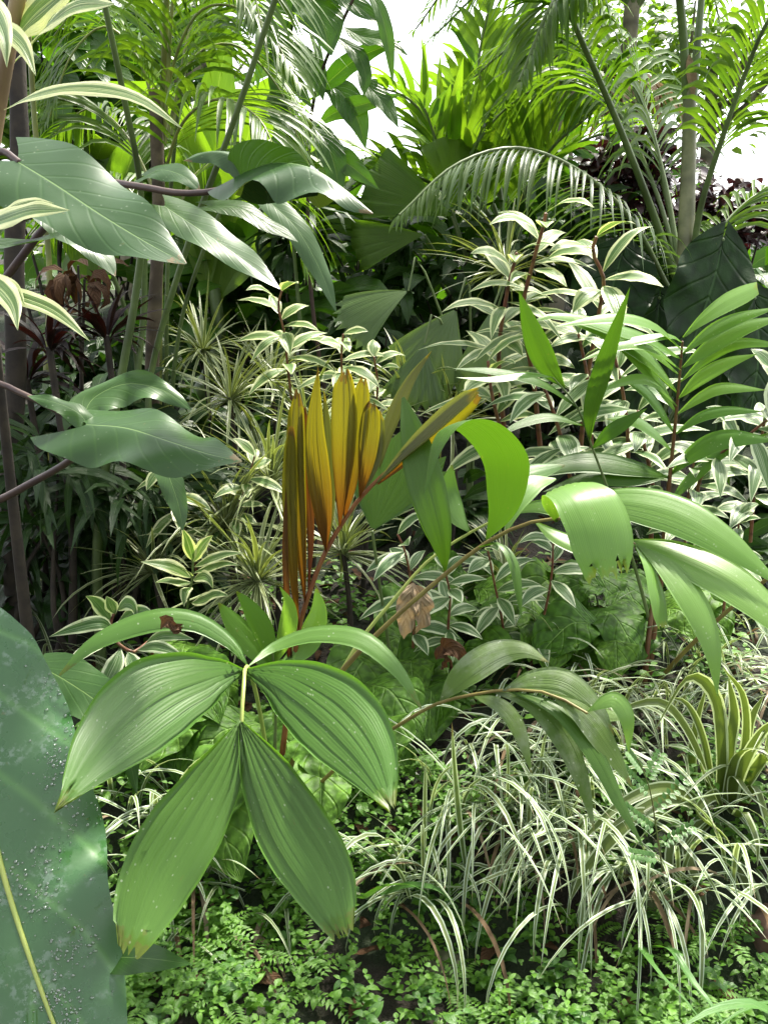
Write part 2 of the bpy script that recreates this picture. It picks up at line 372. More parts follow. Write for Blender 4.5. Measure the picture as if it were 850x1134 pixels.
CREAM = (.66, .68, .42); WHITE = (.64, .69, .52)
M = {
 'soil': soilmat(), 'drop': watermat(),
 # foreground palm: broad pleated leaflets
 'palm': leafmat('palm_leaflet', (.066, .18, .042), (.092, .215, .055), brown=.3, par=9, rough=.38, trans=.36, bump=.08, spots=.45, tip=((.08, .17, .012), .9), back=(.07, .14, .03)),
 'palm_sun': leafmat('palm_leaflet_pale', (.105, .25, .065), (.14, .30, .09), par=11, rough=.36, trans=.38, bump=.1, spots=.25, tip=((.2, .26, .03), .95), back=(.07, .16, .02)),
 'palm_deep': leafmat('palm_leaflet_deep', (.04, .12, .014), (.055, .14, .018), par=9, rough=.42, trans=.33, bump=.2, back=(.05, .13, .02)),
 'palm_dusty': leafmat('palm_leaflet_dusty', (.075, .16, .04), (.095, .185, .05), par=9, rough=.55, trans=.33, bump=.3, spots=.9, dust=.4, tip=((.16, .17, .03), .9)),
 'palm_grey': leafmat('palm_leaflet_grey', (.13, .165, .09), (.11, .14, .05), par=6, rough=.5, trans=.25, bump=.35, tip=((.32, .26, .03), .88)),
 'bronze': leafmat('bronze_leaflet', (.165, .18, .022), (.25, .235, .026), brown=.8, par=5, rough=.36, trans=.42, tmul=(1.35, 1.3, .4), bump=.3, grad=((.17, .06, .012), .75), darkline=0),
 'bronze_dark': leafmat('bronze_leaflet_dark', (.15, .07, .02), (.18, .09, .02), par=3, rough=.45, trans=.3, tmul=(1.5, 1.1, .5), grad=((.07, .02, .012), .6)),
 'rachis_bronze': barkmat('bronze_rachis', (.16, .05, .018), (.2, .08, .02), 20, rough=.45, bump=.2),
 'rachis': barkmat('green_rachis', (.2, .17, .04), (.15, .11, .03), 20, rough=.5, bump=.2),
 'rachis_yel': barkmat('yellow_rachis', (.36, .42, .1), (.3, .38, .09), 25, rough=.45, bump=.15),
 'rachis_red': barkmat('red_rachis', (.12, .045, .02), (.15, .08, .03), 20, rough=.5, bump=.2),
 'rachis_grn': barkmat('plain_green_rachis', (.09, .14, .04), (.12, .16, .06), 20, rough=.45, bump=.2),
 'sheath': barkmat('orange_sheath', (.22, .10, .02), (.10, .05, .015), 14, rough=.55),
 # philodendron
 'philo': leafmat('philodendron_leaf', (.024, .08, .018), (.034, .098, .024), lat=(7, .35, .3), rib=(.14, .23, .07), ribw=.022, rough=.36, spec=.5, trans=.15, bump=.1, back=(.06, .035, .02)),
 'philo_wet': leafmat('philodendron_leaf_wet', (.032, .115, .05), (.045, .135, .06), lat=(5, .3, .9), rib=(.2, .3, .1), ribw=.018, rough=.4, spec=.75, trans=.15, bump=.2, wet=.33, film_sheen=.24),
 'philo_pale': leafmat('philodendron_leaf_grey', (.019, .066, .017), (.03, .09, .022), spots=.15, brown=.6, lat=(7, .35, .3), rib=(.14, .23, .08), ribw=.02, rough=.36, spec=.5, trans=.2, bump=.1, back=(.03, .04, .015)),
 'petiole_dark': barkmat('maroon_petiole', (.045, .025, .025), (.075, .045, .035), 15, rough=.45, bump=.25),
 # variegated
 'vari': leafmat('variegated_leaf', (.06, .15, .04), (.09, .19, .055), margin=CREAM, mw=.62, streak=.35, rib=(.24, .34, .14), ribw=.03, rough=.38, trans=.3, tmul=(1.2, 1.25, .6), par=5, bump=.3),
 'vari_white': leafmat('white_edged_leaf', (.045, .13, .045), (.07, .16, .06), margin=WHITE, mw=.68, streak=.35, rib=(.2, .3, .14), ribw=.03, rough=.36, trans=.3, tmul=(1.2, 1.25, .65), par=5, bump=.3),
 'vari_big': leafmat('cream_banded_leaf', (.07, .16, .06), (.09, .19, .06), margin=(.66, .68, .44), mw=.52, streak=.45, rib=(.4, .5, .22), ribw=.025, rough=.35, trans=.33, tmul=(1.2, 1.2, .6), par=6, bump=.35),
 'cane_red': barkmat('red_cane', (.14, .04, .025), (.18, .09, .04), 18, rings=9, rough=.5, bump=.3),
 'cane_pink': barkmat('pink_cane', (.25, .15, .09), (.3, .22, .1), 18, rings=5, rough=.5, bump=.3),
 'ribbon': leafmat('ribbon_grass', brown=.7, c1=(.085, .15, .06), c2=(.13, .19, .09), margin=(.5, .58, .49), mw=.56, streak=.15, rough=.42, trans=.25, tmul=(1.2, 1.25, .6), bump=.2),
 'ribbon_dull': leafmat('striped_grass_dull', (.06, .11, .05), (.1, .15, .08), margin=(.4, .46, .32), mw=.62, streak=.2, rough=.45, trans=.25, tmul=(1.2, 1.25, .6), bump=.2),
 'lily': leafmat('white_edged_strap', (.07, .12, .03), (.09, .15, .04), margin=(.54, .6, .46), mw=.74, rough=.36, trans=.3, tmul=(1.2, 1.25, .6), par=4, bump=.3),
 'spike': leafmat('grey_spike_leaf', (.09, .14, .07), (.14, .19, .10), margin=(.4, .45, .28), mw=.72, rough=.42, trans=.2, bump=.2),
 # understory
 'quilt': leafmat('quilted_leaf', (.05, .15, .018), (.085, .21, .028), quilt=1.3, lat=(5, .35, .5), rib=(.15, .27, .06), ribw=.028, rough=.55, spec=.25, trans=.25, bump=.6),
 'quilt_dark': leafmat('dark_quilted_leaf', (.008, .032, .009), (.014, .045, .012), quilt=1., lat=(6, .3, .5), rib=(.03, .07, .02), rough=.5, spec=.22, trans=.12, bump=1.0),
 'dark': leafmat('shaded_glossy_leaf', (.010, .038, .008), (.022, .065, .012), lat=(8, .35, .15), rib=(.06, .12, .03), rough=.4, spec=.35, trans=.25, bump=.4),  # understory shade is put into this darkened leaf colour
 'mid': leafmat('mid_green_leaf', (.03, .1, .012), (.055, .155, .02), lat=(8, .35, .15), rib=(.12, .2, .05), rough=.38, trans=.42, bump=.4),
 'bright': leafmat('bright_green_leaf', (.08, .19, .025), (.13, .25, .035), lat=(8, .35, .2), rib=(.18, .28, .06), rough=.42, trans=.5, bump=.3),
 'fanleaf': leafmat('fan_palm_blade', (.085, .2, .022), (.12, .25, .03), par=16, rough=.45, trans=.56, bump=.3),
 'fan_dark': leafmat('fan_palm_blade_grey', (.07, .14, .07), (.09, .17, .08), par=16, rough=.42, trans=.2, bump=.3),
 'fine': leafmat('fine_palm_leaflet', (.055, .14, .02), (.1, .2, .03), rough=.4, trans=.45, bump=.15),
 'fine_pale': leafmat('pale_palm_leaflet', (.06, .13, .045), (.09, .165, .06), rough=.36, trans=.3, bump=.15, tmul=(1.2, 1.3, .6)),
 'fine_dark': leafmat('dark_palm_leaflet', (.03, .075, .018), (.05, .11, .025), rough=.4, trans=.35, bump=.15),
 'purple': leafmat('purple_leaf', (.018, .008, .010), (.035, .011, .014), rib=(.06, .02, .02), rough=.33, trans=.25, tmul=(1.6, .8, .7), bump=.3),
 'cordy': leafmat('dark_red_strap', (.007, .005, .005), (.02, .006, .005), spec=.3, rough=.45, trans=.22, tmul=(2.2, .8, .5), par=3, bump=.3),
 'dead': leafmat('dried_leaf', (.18, .115, .06), (.40, .32, .22), lat=(7, .3, .2), rough=.75, trans=.2, tmul=(1.2, 1, .7), bump=1., spec=.2),
 'dead_dark': leafmat('dark_dried_leaf', (.06, .03, .015), (.11, .06, .03), lat=(7, .3, .3), rough=.75, trans=.15, tmul=(1.3, 1, .6), bump=1., spec=.2),
 'weed': leafmat('weed_leaf', (.062, .19, .022), (.10, .26, .035), lat=(5, .4, .1), rib=(.14, .26, .05), ribw=.05, rough=.42, trans=.35, bump=.3),
 'weed_blue': leafmat('blue_green_weed_leaf', (.04, .14, .03), (.07, .19, .05), lat=(5, .4, .1), rib=(.12, .22, .06), ribw=.05, rough=.4, trans=.3, bump=.3),
 'weed_stem': barkmat('weed_stem', (.1, .14, .03), (.12, .09, .03), 30, rough=.5, bump=.1),
 'trunk_brown': barkmat('brown_trunk', (.05, .035, .02), (.11, .085, .05), 12, rings=9, rough=.8),
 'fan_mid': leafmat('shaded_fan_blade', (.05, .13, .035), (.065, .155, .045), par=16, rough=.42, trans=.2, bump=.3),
 'trunk': barkmat('grey_trunk', (.13, .115, .075), (.22, .2, .13), 9, rings=7, rough=.75),
 'trunk_dark': barkmat('dark_trunk', (.014, .010, .007), (.035, .026, .016), 14, rough=.8, bump=.8),
 'crownshaft': barkmat('pale_crownshaft', (.24, .24, .13), (.13, .14, .07), 9, rings=3, rough=.5, bump=.2),
 'fibre': barkmat('brown_fibre', (.14, .09, .045), (.22, .15, .08), 25, rough=.85, bump=.8),
 'cane_yel': barkmat('yellow_cane', (.24, .26, .07), (.17, .21, .06), 14, rings=4, rough=.4, bump=.2),
 'cane_grn': barkmat('green_cane', (.07, .11, .03), (.1, .15, .045), 14, rings=2, rough=.42, bump=.2),
 'rock': barkmat('mossy_rock', (.09, .085, .05), (.05, .07, .02), 14, rough=.85, bump=.9),
 'rock_red': barkmat('red_brown_rock', (.11, .06, .04), (.07, .045, .035), 14, rough=.85, bump=.9),
}
# ------------------------------------------------------------------ shared plant builders
UPC = (0, -.6, .8)                # faces up and a little towards the path
def px(w, Y): return w * Y / FPX

def frond(parent, pts, r0, r1, rmat, leaflets, n=22):
    b = MB(); b.tube(pp(pts), r0, r1, n=n, k=8)
    fr = b.build('frond_stem', M[rmat], parent)
    for lf in leaflets:
        P, w, mat = lf[:3]; kw = dict(pr='palmlet', up=UPC, n=18, npl=5, pleat=.55, arch=-.12)
        if len(lf) > 3: kw.update(lf[3])
        b = MB(); W = pp(P); Y = P[len(P) // 2][2]
        b.leaf(W, px(w, Y), **kw)
        b.build('leaflet', M[mat], fr)
    return fr

# ------------------------------------------------------------------ young palm in the middle
base = ground(297, 985)
pa = thing('young_palm', 'young broad leaflet palm with one bronze new frond rising from its middle', 'palm', base)
b = MB()
for q in ([(299, 1005, 2.2), (296, 960, 2.2), (300, 900, 2.19), (306, 840, 2.18)], [(290, 1000, 2.17), (290, 950, 2.17), (294, 900, 2.16)]):
    b.tube(pp(q), .017, .011, n=10, k=9)
b.build('stem', M['sheath'], pa)
# hanging front frond with four broad leaflets
BW = dict(n=30, npl=7, pleat=1.6, bite=.28, arch=-.12, wav=.06, wavf=2., fall=.82)
frond(pa, [(300, 905, 2.17), (296, 840, 2.1), (284, 770, 1.9), (273, 738, 1.76), (269, 770, 1.66), (267, 815, 1.62), (266, 862, 1.6)], .006, .0035, 'rachis_yel', [
    ([(271, 744, 1.735), (238, 748, 1.70), (180, 770, 1.62), (120, 822, 1.5), (62, 897, 1.37)], 53, 'palm', dict(BW, pr='lance', up=(-.1, -.75, .65))),
    ([(273, 744, 1.735), (315, 755, 1.70), (365, 788, 1.63), (405, 835, 1.55), (434, 896, 1.46)], 52, 'palm', dict(BW, pr='palmlet', up=(.15, -.7, .7))),
    ([(267, 800, 1.625), (245, 850, 1.57), (210, 910, 1.51), (172, 975, 1.45), (141, 1056, 1.37)], 50, 'palm', dict(BW, pr='palmlet_blunt', up=(-.1, -.85, .5))),
    ([(267, 800, 1.622), (290, 850, 1.57), (322, 915, 1.52), (355, 970, 1.47), (382, 1036, 1.42)], 45, 'palm', dict(BW, pr='palmlet_blunt', up=(.1, -.85, .5))),
    ([(274, 737, 1.78), (255, 712, 1.83), (215, 688, 1.84), (165, 688, 1.82), (105, 712, 1.78), (66, 748, 1.75)], 15, 'palm', dict(up=(0, -.5, .8), npl=3)),
    ([(276, 737, 1.80), (305, 716, 1.86), (350, 702, 1.87), (400, 708, 1.84), (440, 742, 1.8), (466, 784, 1.76)], 14, 'palm', dict(up=(0, -.5, .8), npl=3)),
])
# small pale frond behind
frond(pa, [(302, 900, 2.2), (305, 800, 2.2), (304, 745, 2.15), (300, 715, 2.1)], .005, .003, 'rachis_grn', [
    ([(303, 745, 2.14), (280, 715, 2.1), (258, 690, 2.06), (242, 668, 2.02)], 17, 'palm', dict(npl=4)),
    ([(303, 740, 2.14), (292, 700, 2.1), (276, 672, 2.07), (262, 655, 2.05)], 13, 'palm', dict(npl=4)),
    ([(305, 735, 2.14), (318, 695, 2.12), (320, 668, 2.1), (310, 650, 2.08)], 13, 'palm_sun', dict(npl=4)),
    ([(307, 742, 2.16), (338, 715, 2.2), (352, 680, 2.22), (350, 652, 2.24)], 16, 'palm_sun', dict(npl=4)),
])
# bronze new frond
UB = (0, -1, .15)
BZ = dict(pr='gold', up=UB, npl=4, pleat=1.15, arch=0, n=22, bite=.7, fall=.3)
frond(pa, [(303, 920, 2.19), (313, 830, 2.2), (322, 760, 2.2), (330, 700, 2.2), (343, 655, 2.2), (362, 608, 2.2), (395, 556, 2.2), (425, 525, 2.2), (440, 512, 2.2)], .008, .0045, 'rachis_bronze', [
    ([(322, 745, 2.19), (319, 690, 2.18), (316, 610, 2.17), (317, 540, 2.16)], 4, 'bronze_dark', dict(BZ, pr='strap', npl=2)),
    ([(331, 700, 2.19), (324, 620, 2.18), (321, 540, 2.18), (323, 470, 2.17)], 8.5, 'bronze', dict(BZ, npl=2)),
    ([(338, 668, 2.2), (333, 600, 2.2), (328, 510, 2.2), (329, 432, 2.21)], 11, 'bronze', dict(BZ, npl=2)),
    ([(341, 660, 2.21), (344, 590, 2.22), (338, 510, 2.22), (337, 450, 2.22)], 6, 'bronze_dark', dict(BZ, npl=2)),
    ([(361, 612, 2.19), (357, 560, 2.18), (349, 480, 2.17), (352, 404, 2.17)], 13.5, 'bronze', dict(BZ, pr='lance', npl=5)),
    ([(364, 606, 2.2), (364, 540, 2.22), (362, 470, 2.23), (358, 430, 2.23)], 8, 'palm_grey', dict(BZ, pr='lance', npl=3)),
    ([(376, 583, 2.19), (379, 530, 2.18), (381, 470, 2.17), (381, 409, 2.17)], 15, 'bronze', dict(BZ, npl=4)),
    ([(381, 576, 2.2), (390, 530, 2.19), (397, 475, 2.19), (402, 418, 2.19)], 11, 'bronze', dict(BZ, npl=3)),
    ([(398, 552, 2.19), (405, 515, 2.18), (409, 480, 2.18), (412, 444, 2.18)], 12, 'bronze', dict(BZ, npl=4)),
    ([(399, 552, 2.2), (416, 510, 2.23), (419, 480, 2.24), (420, 455, 2.24)], 7, 'palm_grey', dict(BZ, npl=3)),
    ([(418, 534, 2.19), (450, 500, 2.18), (490, 463, 2.16), (530, 430, 2.14)], 11, 'palm_grey', dict(BZ, up=(-.4, -.8, .6), npl=3)),
    ([(418, 536, 2.2), (452, 506, 2.2), (492, 473, 2.19), (532, 436, 2.18)], 9, 'bronze', dict(BZ, up=(.3, -.9, -.2), npl=3)),
    ([(420, 520, 2.25), (428, 480, 2.27), (452, 425, 2.29), (478, 388, 2.31)], 8, 'palm_grey', dict(BZ, pr='lance', npl=3)),
])
# tall green frond arching to the right
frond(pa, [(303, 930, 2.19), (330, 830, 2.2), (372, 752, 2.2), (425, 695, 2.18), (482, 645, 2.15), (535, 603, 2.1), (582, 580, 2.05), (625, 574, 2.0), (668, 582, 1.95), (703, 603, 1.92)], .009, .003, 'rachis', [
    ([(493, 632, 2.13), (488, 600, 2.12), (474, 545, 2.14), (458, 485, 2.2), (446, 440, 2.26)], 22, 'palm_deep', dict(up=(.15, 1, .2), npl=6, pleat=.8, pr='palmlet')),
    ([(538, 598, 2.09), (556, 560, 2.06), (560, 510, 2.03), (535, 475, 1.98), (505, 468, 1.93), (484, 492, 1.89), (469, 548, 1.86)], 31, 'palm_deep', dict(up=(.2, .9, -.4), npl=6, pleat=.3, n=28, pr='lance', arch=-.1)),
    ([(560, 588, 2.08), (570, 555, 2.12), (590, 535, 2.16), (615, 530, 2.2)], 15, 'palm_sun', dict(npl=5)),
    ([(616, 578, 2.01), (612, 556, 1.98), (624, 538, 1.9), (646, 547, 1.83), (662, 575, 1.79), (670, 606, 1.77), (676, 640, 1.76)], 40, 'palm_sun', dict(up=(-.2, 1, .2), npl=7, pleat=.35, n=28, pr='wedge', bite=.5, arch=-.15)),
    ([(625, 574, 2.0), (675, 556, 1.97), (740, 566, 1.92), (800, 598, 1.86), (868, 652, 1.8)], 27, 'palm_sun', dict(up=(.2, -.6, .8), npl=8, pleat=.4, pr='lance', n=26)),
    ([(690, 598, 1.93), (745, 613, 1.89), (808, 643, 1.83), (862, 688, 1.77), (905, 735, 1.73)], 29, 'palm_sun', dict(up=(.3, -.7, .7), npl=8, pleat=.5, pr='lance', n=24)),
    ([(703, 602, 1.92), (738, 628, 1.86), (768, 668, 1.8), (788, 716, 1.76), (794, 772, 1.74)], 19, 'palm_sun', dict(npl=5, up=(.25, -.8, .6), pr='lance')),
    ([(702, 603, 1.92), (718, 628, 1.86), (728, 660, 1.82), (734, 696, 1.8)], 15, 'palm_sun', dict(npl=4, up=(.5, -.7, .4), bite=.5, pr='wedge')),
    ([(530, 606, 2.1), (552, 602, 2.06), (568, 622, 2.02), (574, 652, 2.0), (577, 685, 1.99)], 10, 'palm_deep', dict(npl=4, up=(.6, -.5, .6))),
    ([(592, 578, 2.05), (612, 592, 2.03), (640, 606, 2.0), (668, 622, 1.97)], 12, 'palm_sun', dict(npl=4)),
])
# second petiole behind it
frond(pa, [(304, 930, 2.21), (340, 820, 2.24), (392, 720, 2.28), (435, 665, 2.3), (475, 620, 2.3), (520, 590, 2.28), (560, 570, 2.25)], .007, .003, 'rachis_yel', [
    ([(520, 590, 2.28), (505, 570, 2.3), (497, 545, 2.32), (500, 515, 2.33)], 14, 'palm', dict(npl=5)),
    ([(545, 576, 2.26), (560, 545, 2.27), (585, 525, 2.3), (625, 515, 2.36)], 14, 'palm', dict(npl=5)),
    ([(560, 570, 2.25), (600, 560, 2.2), (640, 575, 2.16), (665, 610, 2.1)], 12, 'palm', dict(npl=4)),
])
# low dusty frond to the right
DU = dict(npl=5, pleat=.6, pr='lance', n=20)
frond(pa, [(303, 940, 2.17), (345, 878, 2.1), (395, 832, 2.0), (440, 804, 1.92), (482, 780, 1.86), (520, 770, 1.82), (562, 764, 1.78), (608, 768, 1.74), (650, 790, 1.7)], .006, .0025, 'rachis', [
    ([(486, 778, 1.86), (512, 748, 1.88), (548, 724, 1.9), (580, 720, 1.9), (608, 734, 1.88)], 19, 'palm_dusty', dict(DU, npl=6)),
    ([(520, 771, 1.82), (552, 780, 1.79), (574, 808, 1.76), (589, 858, 1.73)], 11, 'palm_dusty', DU),
    ([(545, 766, 1.8), (590, 780, 1.76), (625, 820, 1.72), (646, 870, 1.69), (658, 922, 1.67)], 15, 'palm_dusty', DU),
    ([(562, 765, 1.78), (615, 785, 1.73), (655, 830, 1.68), (686, 890, 1.64), (714, 942, 1.61)], 13, 'palm_deep', dict(DU, up=(.6, -.7, .5))),
    ([(556, 765, 1.78), (590, 754, 1.78), (625, 757, 1.76), (660, 785, 1.73), (680, 815, 1.71)], 19, 'palm_dusty', dict(DU, npl=6)),
    ([(608, 768, 1.74), (645, 790, 1.71), (675, 830, 1.69), (700, 872, 1.67)], 18, 'palm_dusty', dict(DU, npl=6)),
    ([(650, 788, 1.7), (678, 775, 1.7), (694, 795, 1.69), (696, 835, 1.68)], 12, 'palm_sun', dict(DU)),
    ([(600, 768, 1.75), (640, 776, 1.77), (668, 790, 1.8), (702, 795, 1.84)], 12, 'palm_dusty', dict(DU)),
])

# dried scrap caught on a leaflet and dried leaf that hangs in the middle
b = MB()
b.leaf(pp([(178, 697, 1.8), (186, 688, 1.795), (194, 694, 1.79), (203, 691, 1.8)]), .012, 'ovate', up=UPC, wav=.6, n=10, fold=.6)
b.leaf(pp([(190, 690, 1.795), (196, 698, 1.79), (203, 694, 1.79)]), .009, 'ovate', up=(0, -1, .2), wav=.6, n=8, fold=.4)
tag(b.build('dried_leaf_scrap', M['dead_dark']), 'curled brown leaf scrap resting on a narrow arching palm leaflet', 'dead leaf')
b = MB()
b.leaf(pp([(458, 645, 2.42), (452, 665, 2.4), (449, 690, 2.4), (447, 708, 2.41)]), .03, 'ovate', up=(0, -1, .1), wav=.7, n=14, m=4, fold=.4)
b.leaf(pp([(461, 648, 2.42), (466, 665, 2.4), (467, 685, 2.4), (460, 702, 2.4)]), .026, 'ovate', up=(.3, -1, .1), wav=.7, n=14, m=4, fold=.5)
tag(b.build('dried_leaf', M['dead']), 'pale crumpled dried leaf hanging beside the green frond stems', 'dead leaf')
b = MB()
b.leaf(pp([(482, 730, 2.45), (495, 718, 2.43), (508, 722, 2.42), (512, 738, 2.42)]), .024, 'ovate', up=UPC, wav=.7, n=12, m=4, fold=.5)
b.leaf(pp([(487, 742, 2.44), (492, 728, 2.42), (490, 716, 2.42)]), .014, 'ovate', up=(1, -1, .1), wav=.7, n=10, fold=.7)
tag(b.build('dried_leaf', M['dead_dark']), 'reddish brown curled dead leaf lying on quilted green leaves', 'dead leaf')

# ------------------------------------------------------------------ young palm at the right
base = ground(716, 772)
pr_ = thing('young_palm', 'slender young palm with red stems and feathery bright leaflets at right', 'palm', base)
b = MB()
b.tube(pp([(716, 775, 2.9), (719, 730, 2.9), (724, 690, 2.9), (729, 650, 2.9)]), .014, .01, n=10, k=8)
b.tube(pp([(712, 768, 2.86), (716, 720, 2.86), (722, 670, 2.88)]), .011, .007, n=10, k=8)
b.build('stem', M['rachis_red'], pr_)
S4 = dict(npl=3, pleat=.5, pr='lance', n=16)
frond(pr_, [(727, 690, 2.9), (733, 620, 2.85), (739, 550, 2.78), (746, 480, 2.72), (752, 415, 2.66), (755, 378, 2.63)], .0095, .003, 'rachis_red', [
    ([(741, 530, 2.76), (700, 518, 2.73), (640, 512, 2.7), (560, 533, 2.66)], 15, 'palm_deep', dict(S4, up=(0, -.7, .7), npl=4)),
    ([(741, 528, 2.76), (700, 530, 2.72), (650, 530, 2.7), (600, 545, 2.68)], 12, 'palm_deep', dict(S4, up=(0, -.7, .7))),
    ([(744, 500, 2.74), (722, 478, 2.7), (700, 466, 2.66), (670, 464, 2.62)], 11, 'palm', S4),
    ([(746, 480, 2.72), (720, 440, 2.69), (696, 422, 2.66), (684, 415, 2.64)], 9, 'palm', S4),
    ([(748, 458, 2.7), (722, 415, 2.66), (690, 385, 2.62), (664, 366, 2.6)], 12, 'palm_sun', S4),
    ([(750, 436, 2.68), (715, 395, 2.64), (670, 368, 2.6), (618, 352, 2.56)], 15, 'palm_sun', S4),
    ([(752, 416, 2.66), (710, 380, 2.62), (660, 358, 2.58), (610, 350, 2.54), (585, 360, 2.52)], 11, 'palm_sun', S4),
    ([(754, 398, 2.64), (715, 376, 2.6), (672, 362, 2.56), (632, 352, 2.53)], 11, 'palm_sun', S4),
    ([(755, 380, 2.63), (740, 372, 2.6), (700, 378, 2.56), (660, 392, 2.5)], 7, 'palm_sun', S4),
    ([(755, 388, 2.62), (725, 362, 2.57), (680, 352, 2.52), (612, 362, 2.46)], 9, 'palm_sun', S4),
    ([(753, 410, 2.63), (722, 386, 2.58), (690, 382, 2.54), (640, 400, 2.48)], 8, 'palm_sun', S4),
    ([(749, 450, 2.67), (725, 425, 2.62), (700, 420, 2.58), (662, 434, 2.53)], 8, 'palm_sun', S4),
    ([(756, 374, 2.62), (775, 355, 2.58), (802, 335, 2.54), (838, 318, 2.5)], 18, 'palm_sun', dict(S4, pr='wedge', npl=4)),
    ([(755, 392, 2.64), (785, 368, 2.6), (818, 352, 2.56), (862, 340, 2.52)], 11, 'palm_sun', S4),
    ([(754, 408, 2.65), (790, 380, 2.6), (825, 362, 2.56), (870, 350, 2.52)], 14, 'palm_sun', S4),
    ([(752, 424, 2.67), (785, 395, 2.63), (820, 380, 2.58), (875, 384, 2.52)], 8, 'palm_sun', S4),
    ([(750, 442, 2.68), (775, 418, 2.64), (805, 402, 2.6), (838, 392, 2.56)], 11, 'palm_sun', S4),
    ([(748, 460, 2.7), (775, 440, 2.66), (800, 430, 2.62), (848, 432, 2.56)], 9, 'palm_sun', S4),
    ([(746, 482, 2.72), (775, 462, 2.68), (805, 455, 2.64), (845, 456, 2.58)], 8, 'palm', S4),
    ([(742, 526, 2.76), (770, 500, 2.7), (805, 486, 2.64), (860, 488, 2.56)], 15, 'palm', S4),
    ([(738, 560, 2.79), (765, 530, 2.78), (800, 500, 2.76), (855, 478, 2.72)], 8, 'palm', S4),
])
frond(pr_, [(722, 700, 2.9), (700, 620, 2.8), (672, 540, 2.66), (655, 495, 2.58), (638, 450, 2.5), (612, 418, 2.42)], .006, .002, 'rachis_grn', [
    ([(652, 488, 2.56), (654, 455, 2.52), (670, 400, 2.47), (697, 318, 2.4)], 16, 'palm_deep', dict(S4, up=(.4, -1, .2), npl=4)),
    ([(625, 430, 2.46), (606, 405, 2.42), (590, 370, 2.38), (574, 322, 2.34)], 14, 'palm_deep', dict(S4, up=(-.2, -1, .2), npl=4)),
    ([(640, 452, 2.5), (600, 425, 2.45), (550, 412, 2.4), (500, 408, 2.36)], 8, 'palm_deep', dict(S4, up=(0, -.6, .8))),
    ([(655, 497, 2.58), (676, 478, 2.54), (695, 466, 2.51), (716, 452, 2.48)], 9, 'palm_deep', dict(S4, up=(0, -.8, .6))),
    ([(648, 472, 2.54), (610, 462, 2.5), (575, 470, 2.46), (548, 486, 2.42)], 7, 'palm_deep', dict(S4, up=(0, -.6, .8))),
    ([(612, 418, 2.42), (585, 415, 2.38), (545, 420, 2.34), (505, 418, 2.3)], 6, 'palm_sun', dict(S4)),
])
frond(pr_, [(716, 770, 2.88), (745, 735, 2.8), (790, 690, 2.7), (840, 648, 2.6), (890, 610, 2.5)], .008, .005, 'rachis', [
    ([(835, 652, 2.6), (850, 690, 2.5), (870, 720, 2.4)], 14, 'palm', S4)])

# ------------------------------------------------------------------ giant wet philodendron leaf, lower left
gp = thing('philodendron', 'huge wet blue green leaf with rain drops filling the lower left corner', 'philodendron', gnd(-1.0, 1.85))
b = MB()
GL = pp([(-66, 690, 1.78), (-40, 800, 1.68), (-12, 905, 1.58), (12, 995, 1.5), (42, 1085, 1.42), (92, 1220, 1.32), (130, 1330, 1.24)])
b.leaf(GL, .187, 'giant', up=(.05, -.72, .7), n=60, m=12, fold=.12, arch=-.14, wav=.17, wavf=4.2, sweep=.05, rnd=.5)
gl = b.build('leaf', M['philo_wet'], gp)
b = MB(); b.tube([p + np.array([0, -.001, .0]) for p in GL], .0075, .002, n=40, k=8); b.build('midrib', M['rachis_yel'], gl)
b = MB(); b.tube([gnd(-1.0, 1.85), gnd(-1.0, 1.85) + np.array([0, 0, .4]), at(-80, 640, 1.8), at(-66, 690, 1.78)], .013, .009, n=16)
b.build('petiole', M['cane_grn'], gp)
b = MB()
b.leaf(pp([(40, 735, 1.98), (80, 758, 1.95), (115, 785, 1.92), (140, 830, 1.88), (152, 880, 1.86)]), .06, 'heart', up=(.3, -.7, .6), n=20, m=4, wav=.15)
b.build('leaf', M['philo'], gp)
b = MB(); b.tube([gnd(-1.0, 1.85), gnd(-.95, 1.95) + np.array([0, 0, .3]), at(40, 735, 1.98)], .008, .006, n=12); b.build('petiole', M['cane_grn'], gp)
# drops that sit on the leaf
me = gl.data; me.update()
cand = [p for p in me.polygons]
b = MB()
loc = np.array(gp.location)
clus = [(random.uniform(-.55, -.22), random.uniform(.5, 1.2)) for _ in range(26)]
cl = [at(random.uniform(0, 112), random.uniform(700, 1120), 1.55) for _ in range(40)]
cnt = 0
for _ in range(9000):
    p = random.choice(cand); c = np.array(p.center) + loc; nn = np.array(p.normal)
    vs = [np.array(me.vertices[i].co) + loc for i in p.vertices]
    a_, b_ = random.random(), random.random()
    q = (vs[0] * (1 - a_) + vs[1] * a_) * (1 - b_) + (vs[3] * (1 - a_) + vs[2] * a_) * b_
    dd = min(np.hypot(q[0] - k[0], q[2] - k[2]) for k in cl)
    if random.random() > math.exp(-(dd / .026) ** 2) + .012: continue
    r = random.choice([.001, .0013, .0017, .0022, .0032]) * random.uniform(.8, 1.3)
    t1 = nrm(np.cross(nn, [0, 0, 1.])); t2 = np.cross(nn, t1)
    sx = random.uniform(.8, 1.3); th = np.linspace(0, 2 * np.pi, 7)
    rings = []
    for (rr, hh) in ((1., -.05), (.8, .42), (.42, .66), (.01, .72)):
        rings.append(q + (t1[None] * np.cos(th)[:, None] * sx + t2[None] * np.sin(th)[:, None] / sx) * rr * r + nn * hh * r)
    X = np.array(rings); U, V = np.meshgrid(np.linspace(0, 1, 7), np.linspace(0, 1, 4)); b.grid(X, U, V, .5)
    cnt += 1
    if cnt > 1300: break
dr = b.build('water_drops', M['drop'], gp); dr['kind'] = 'stuff'

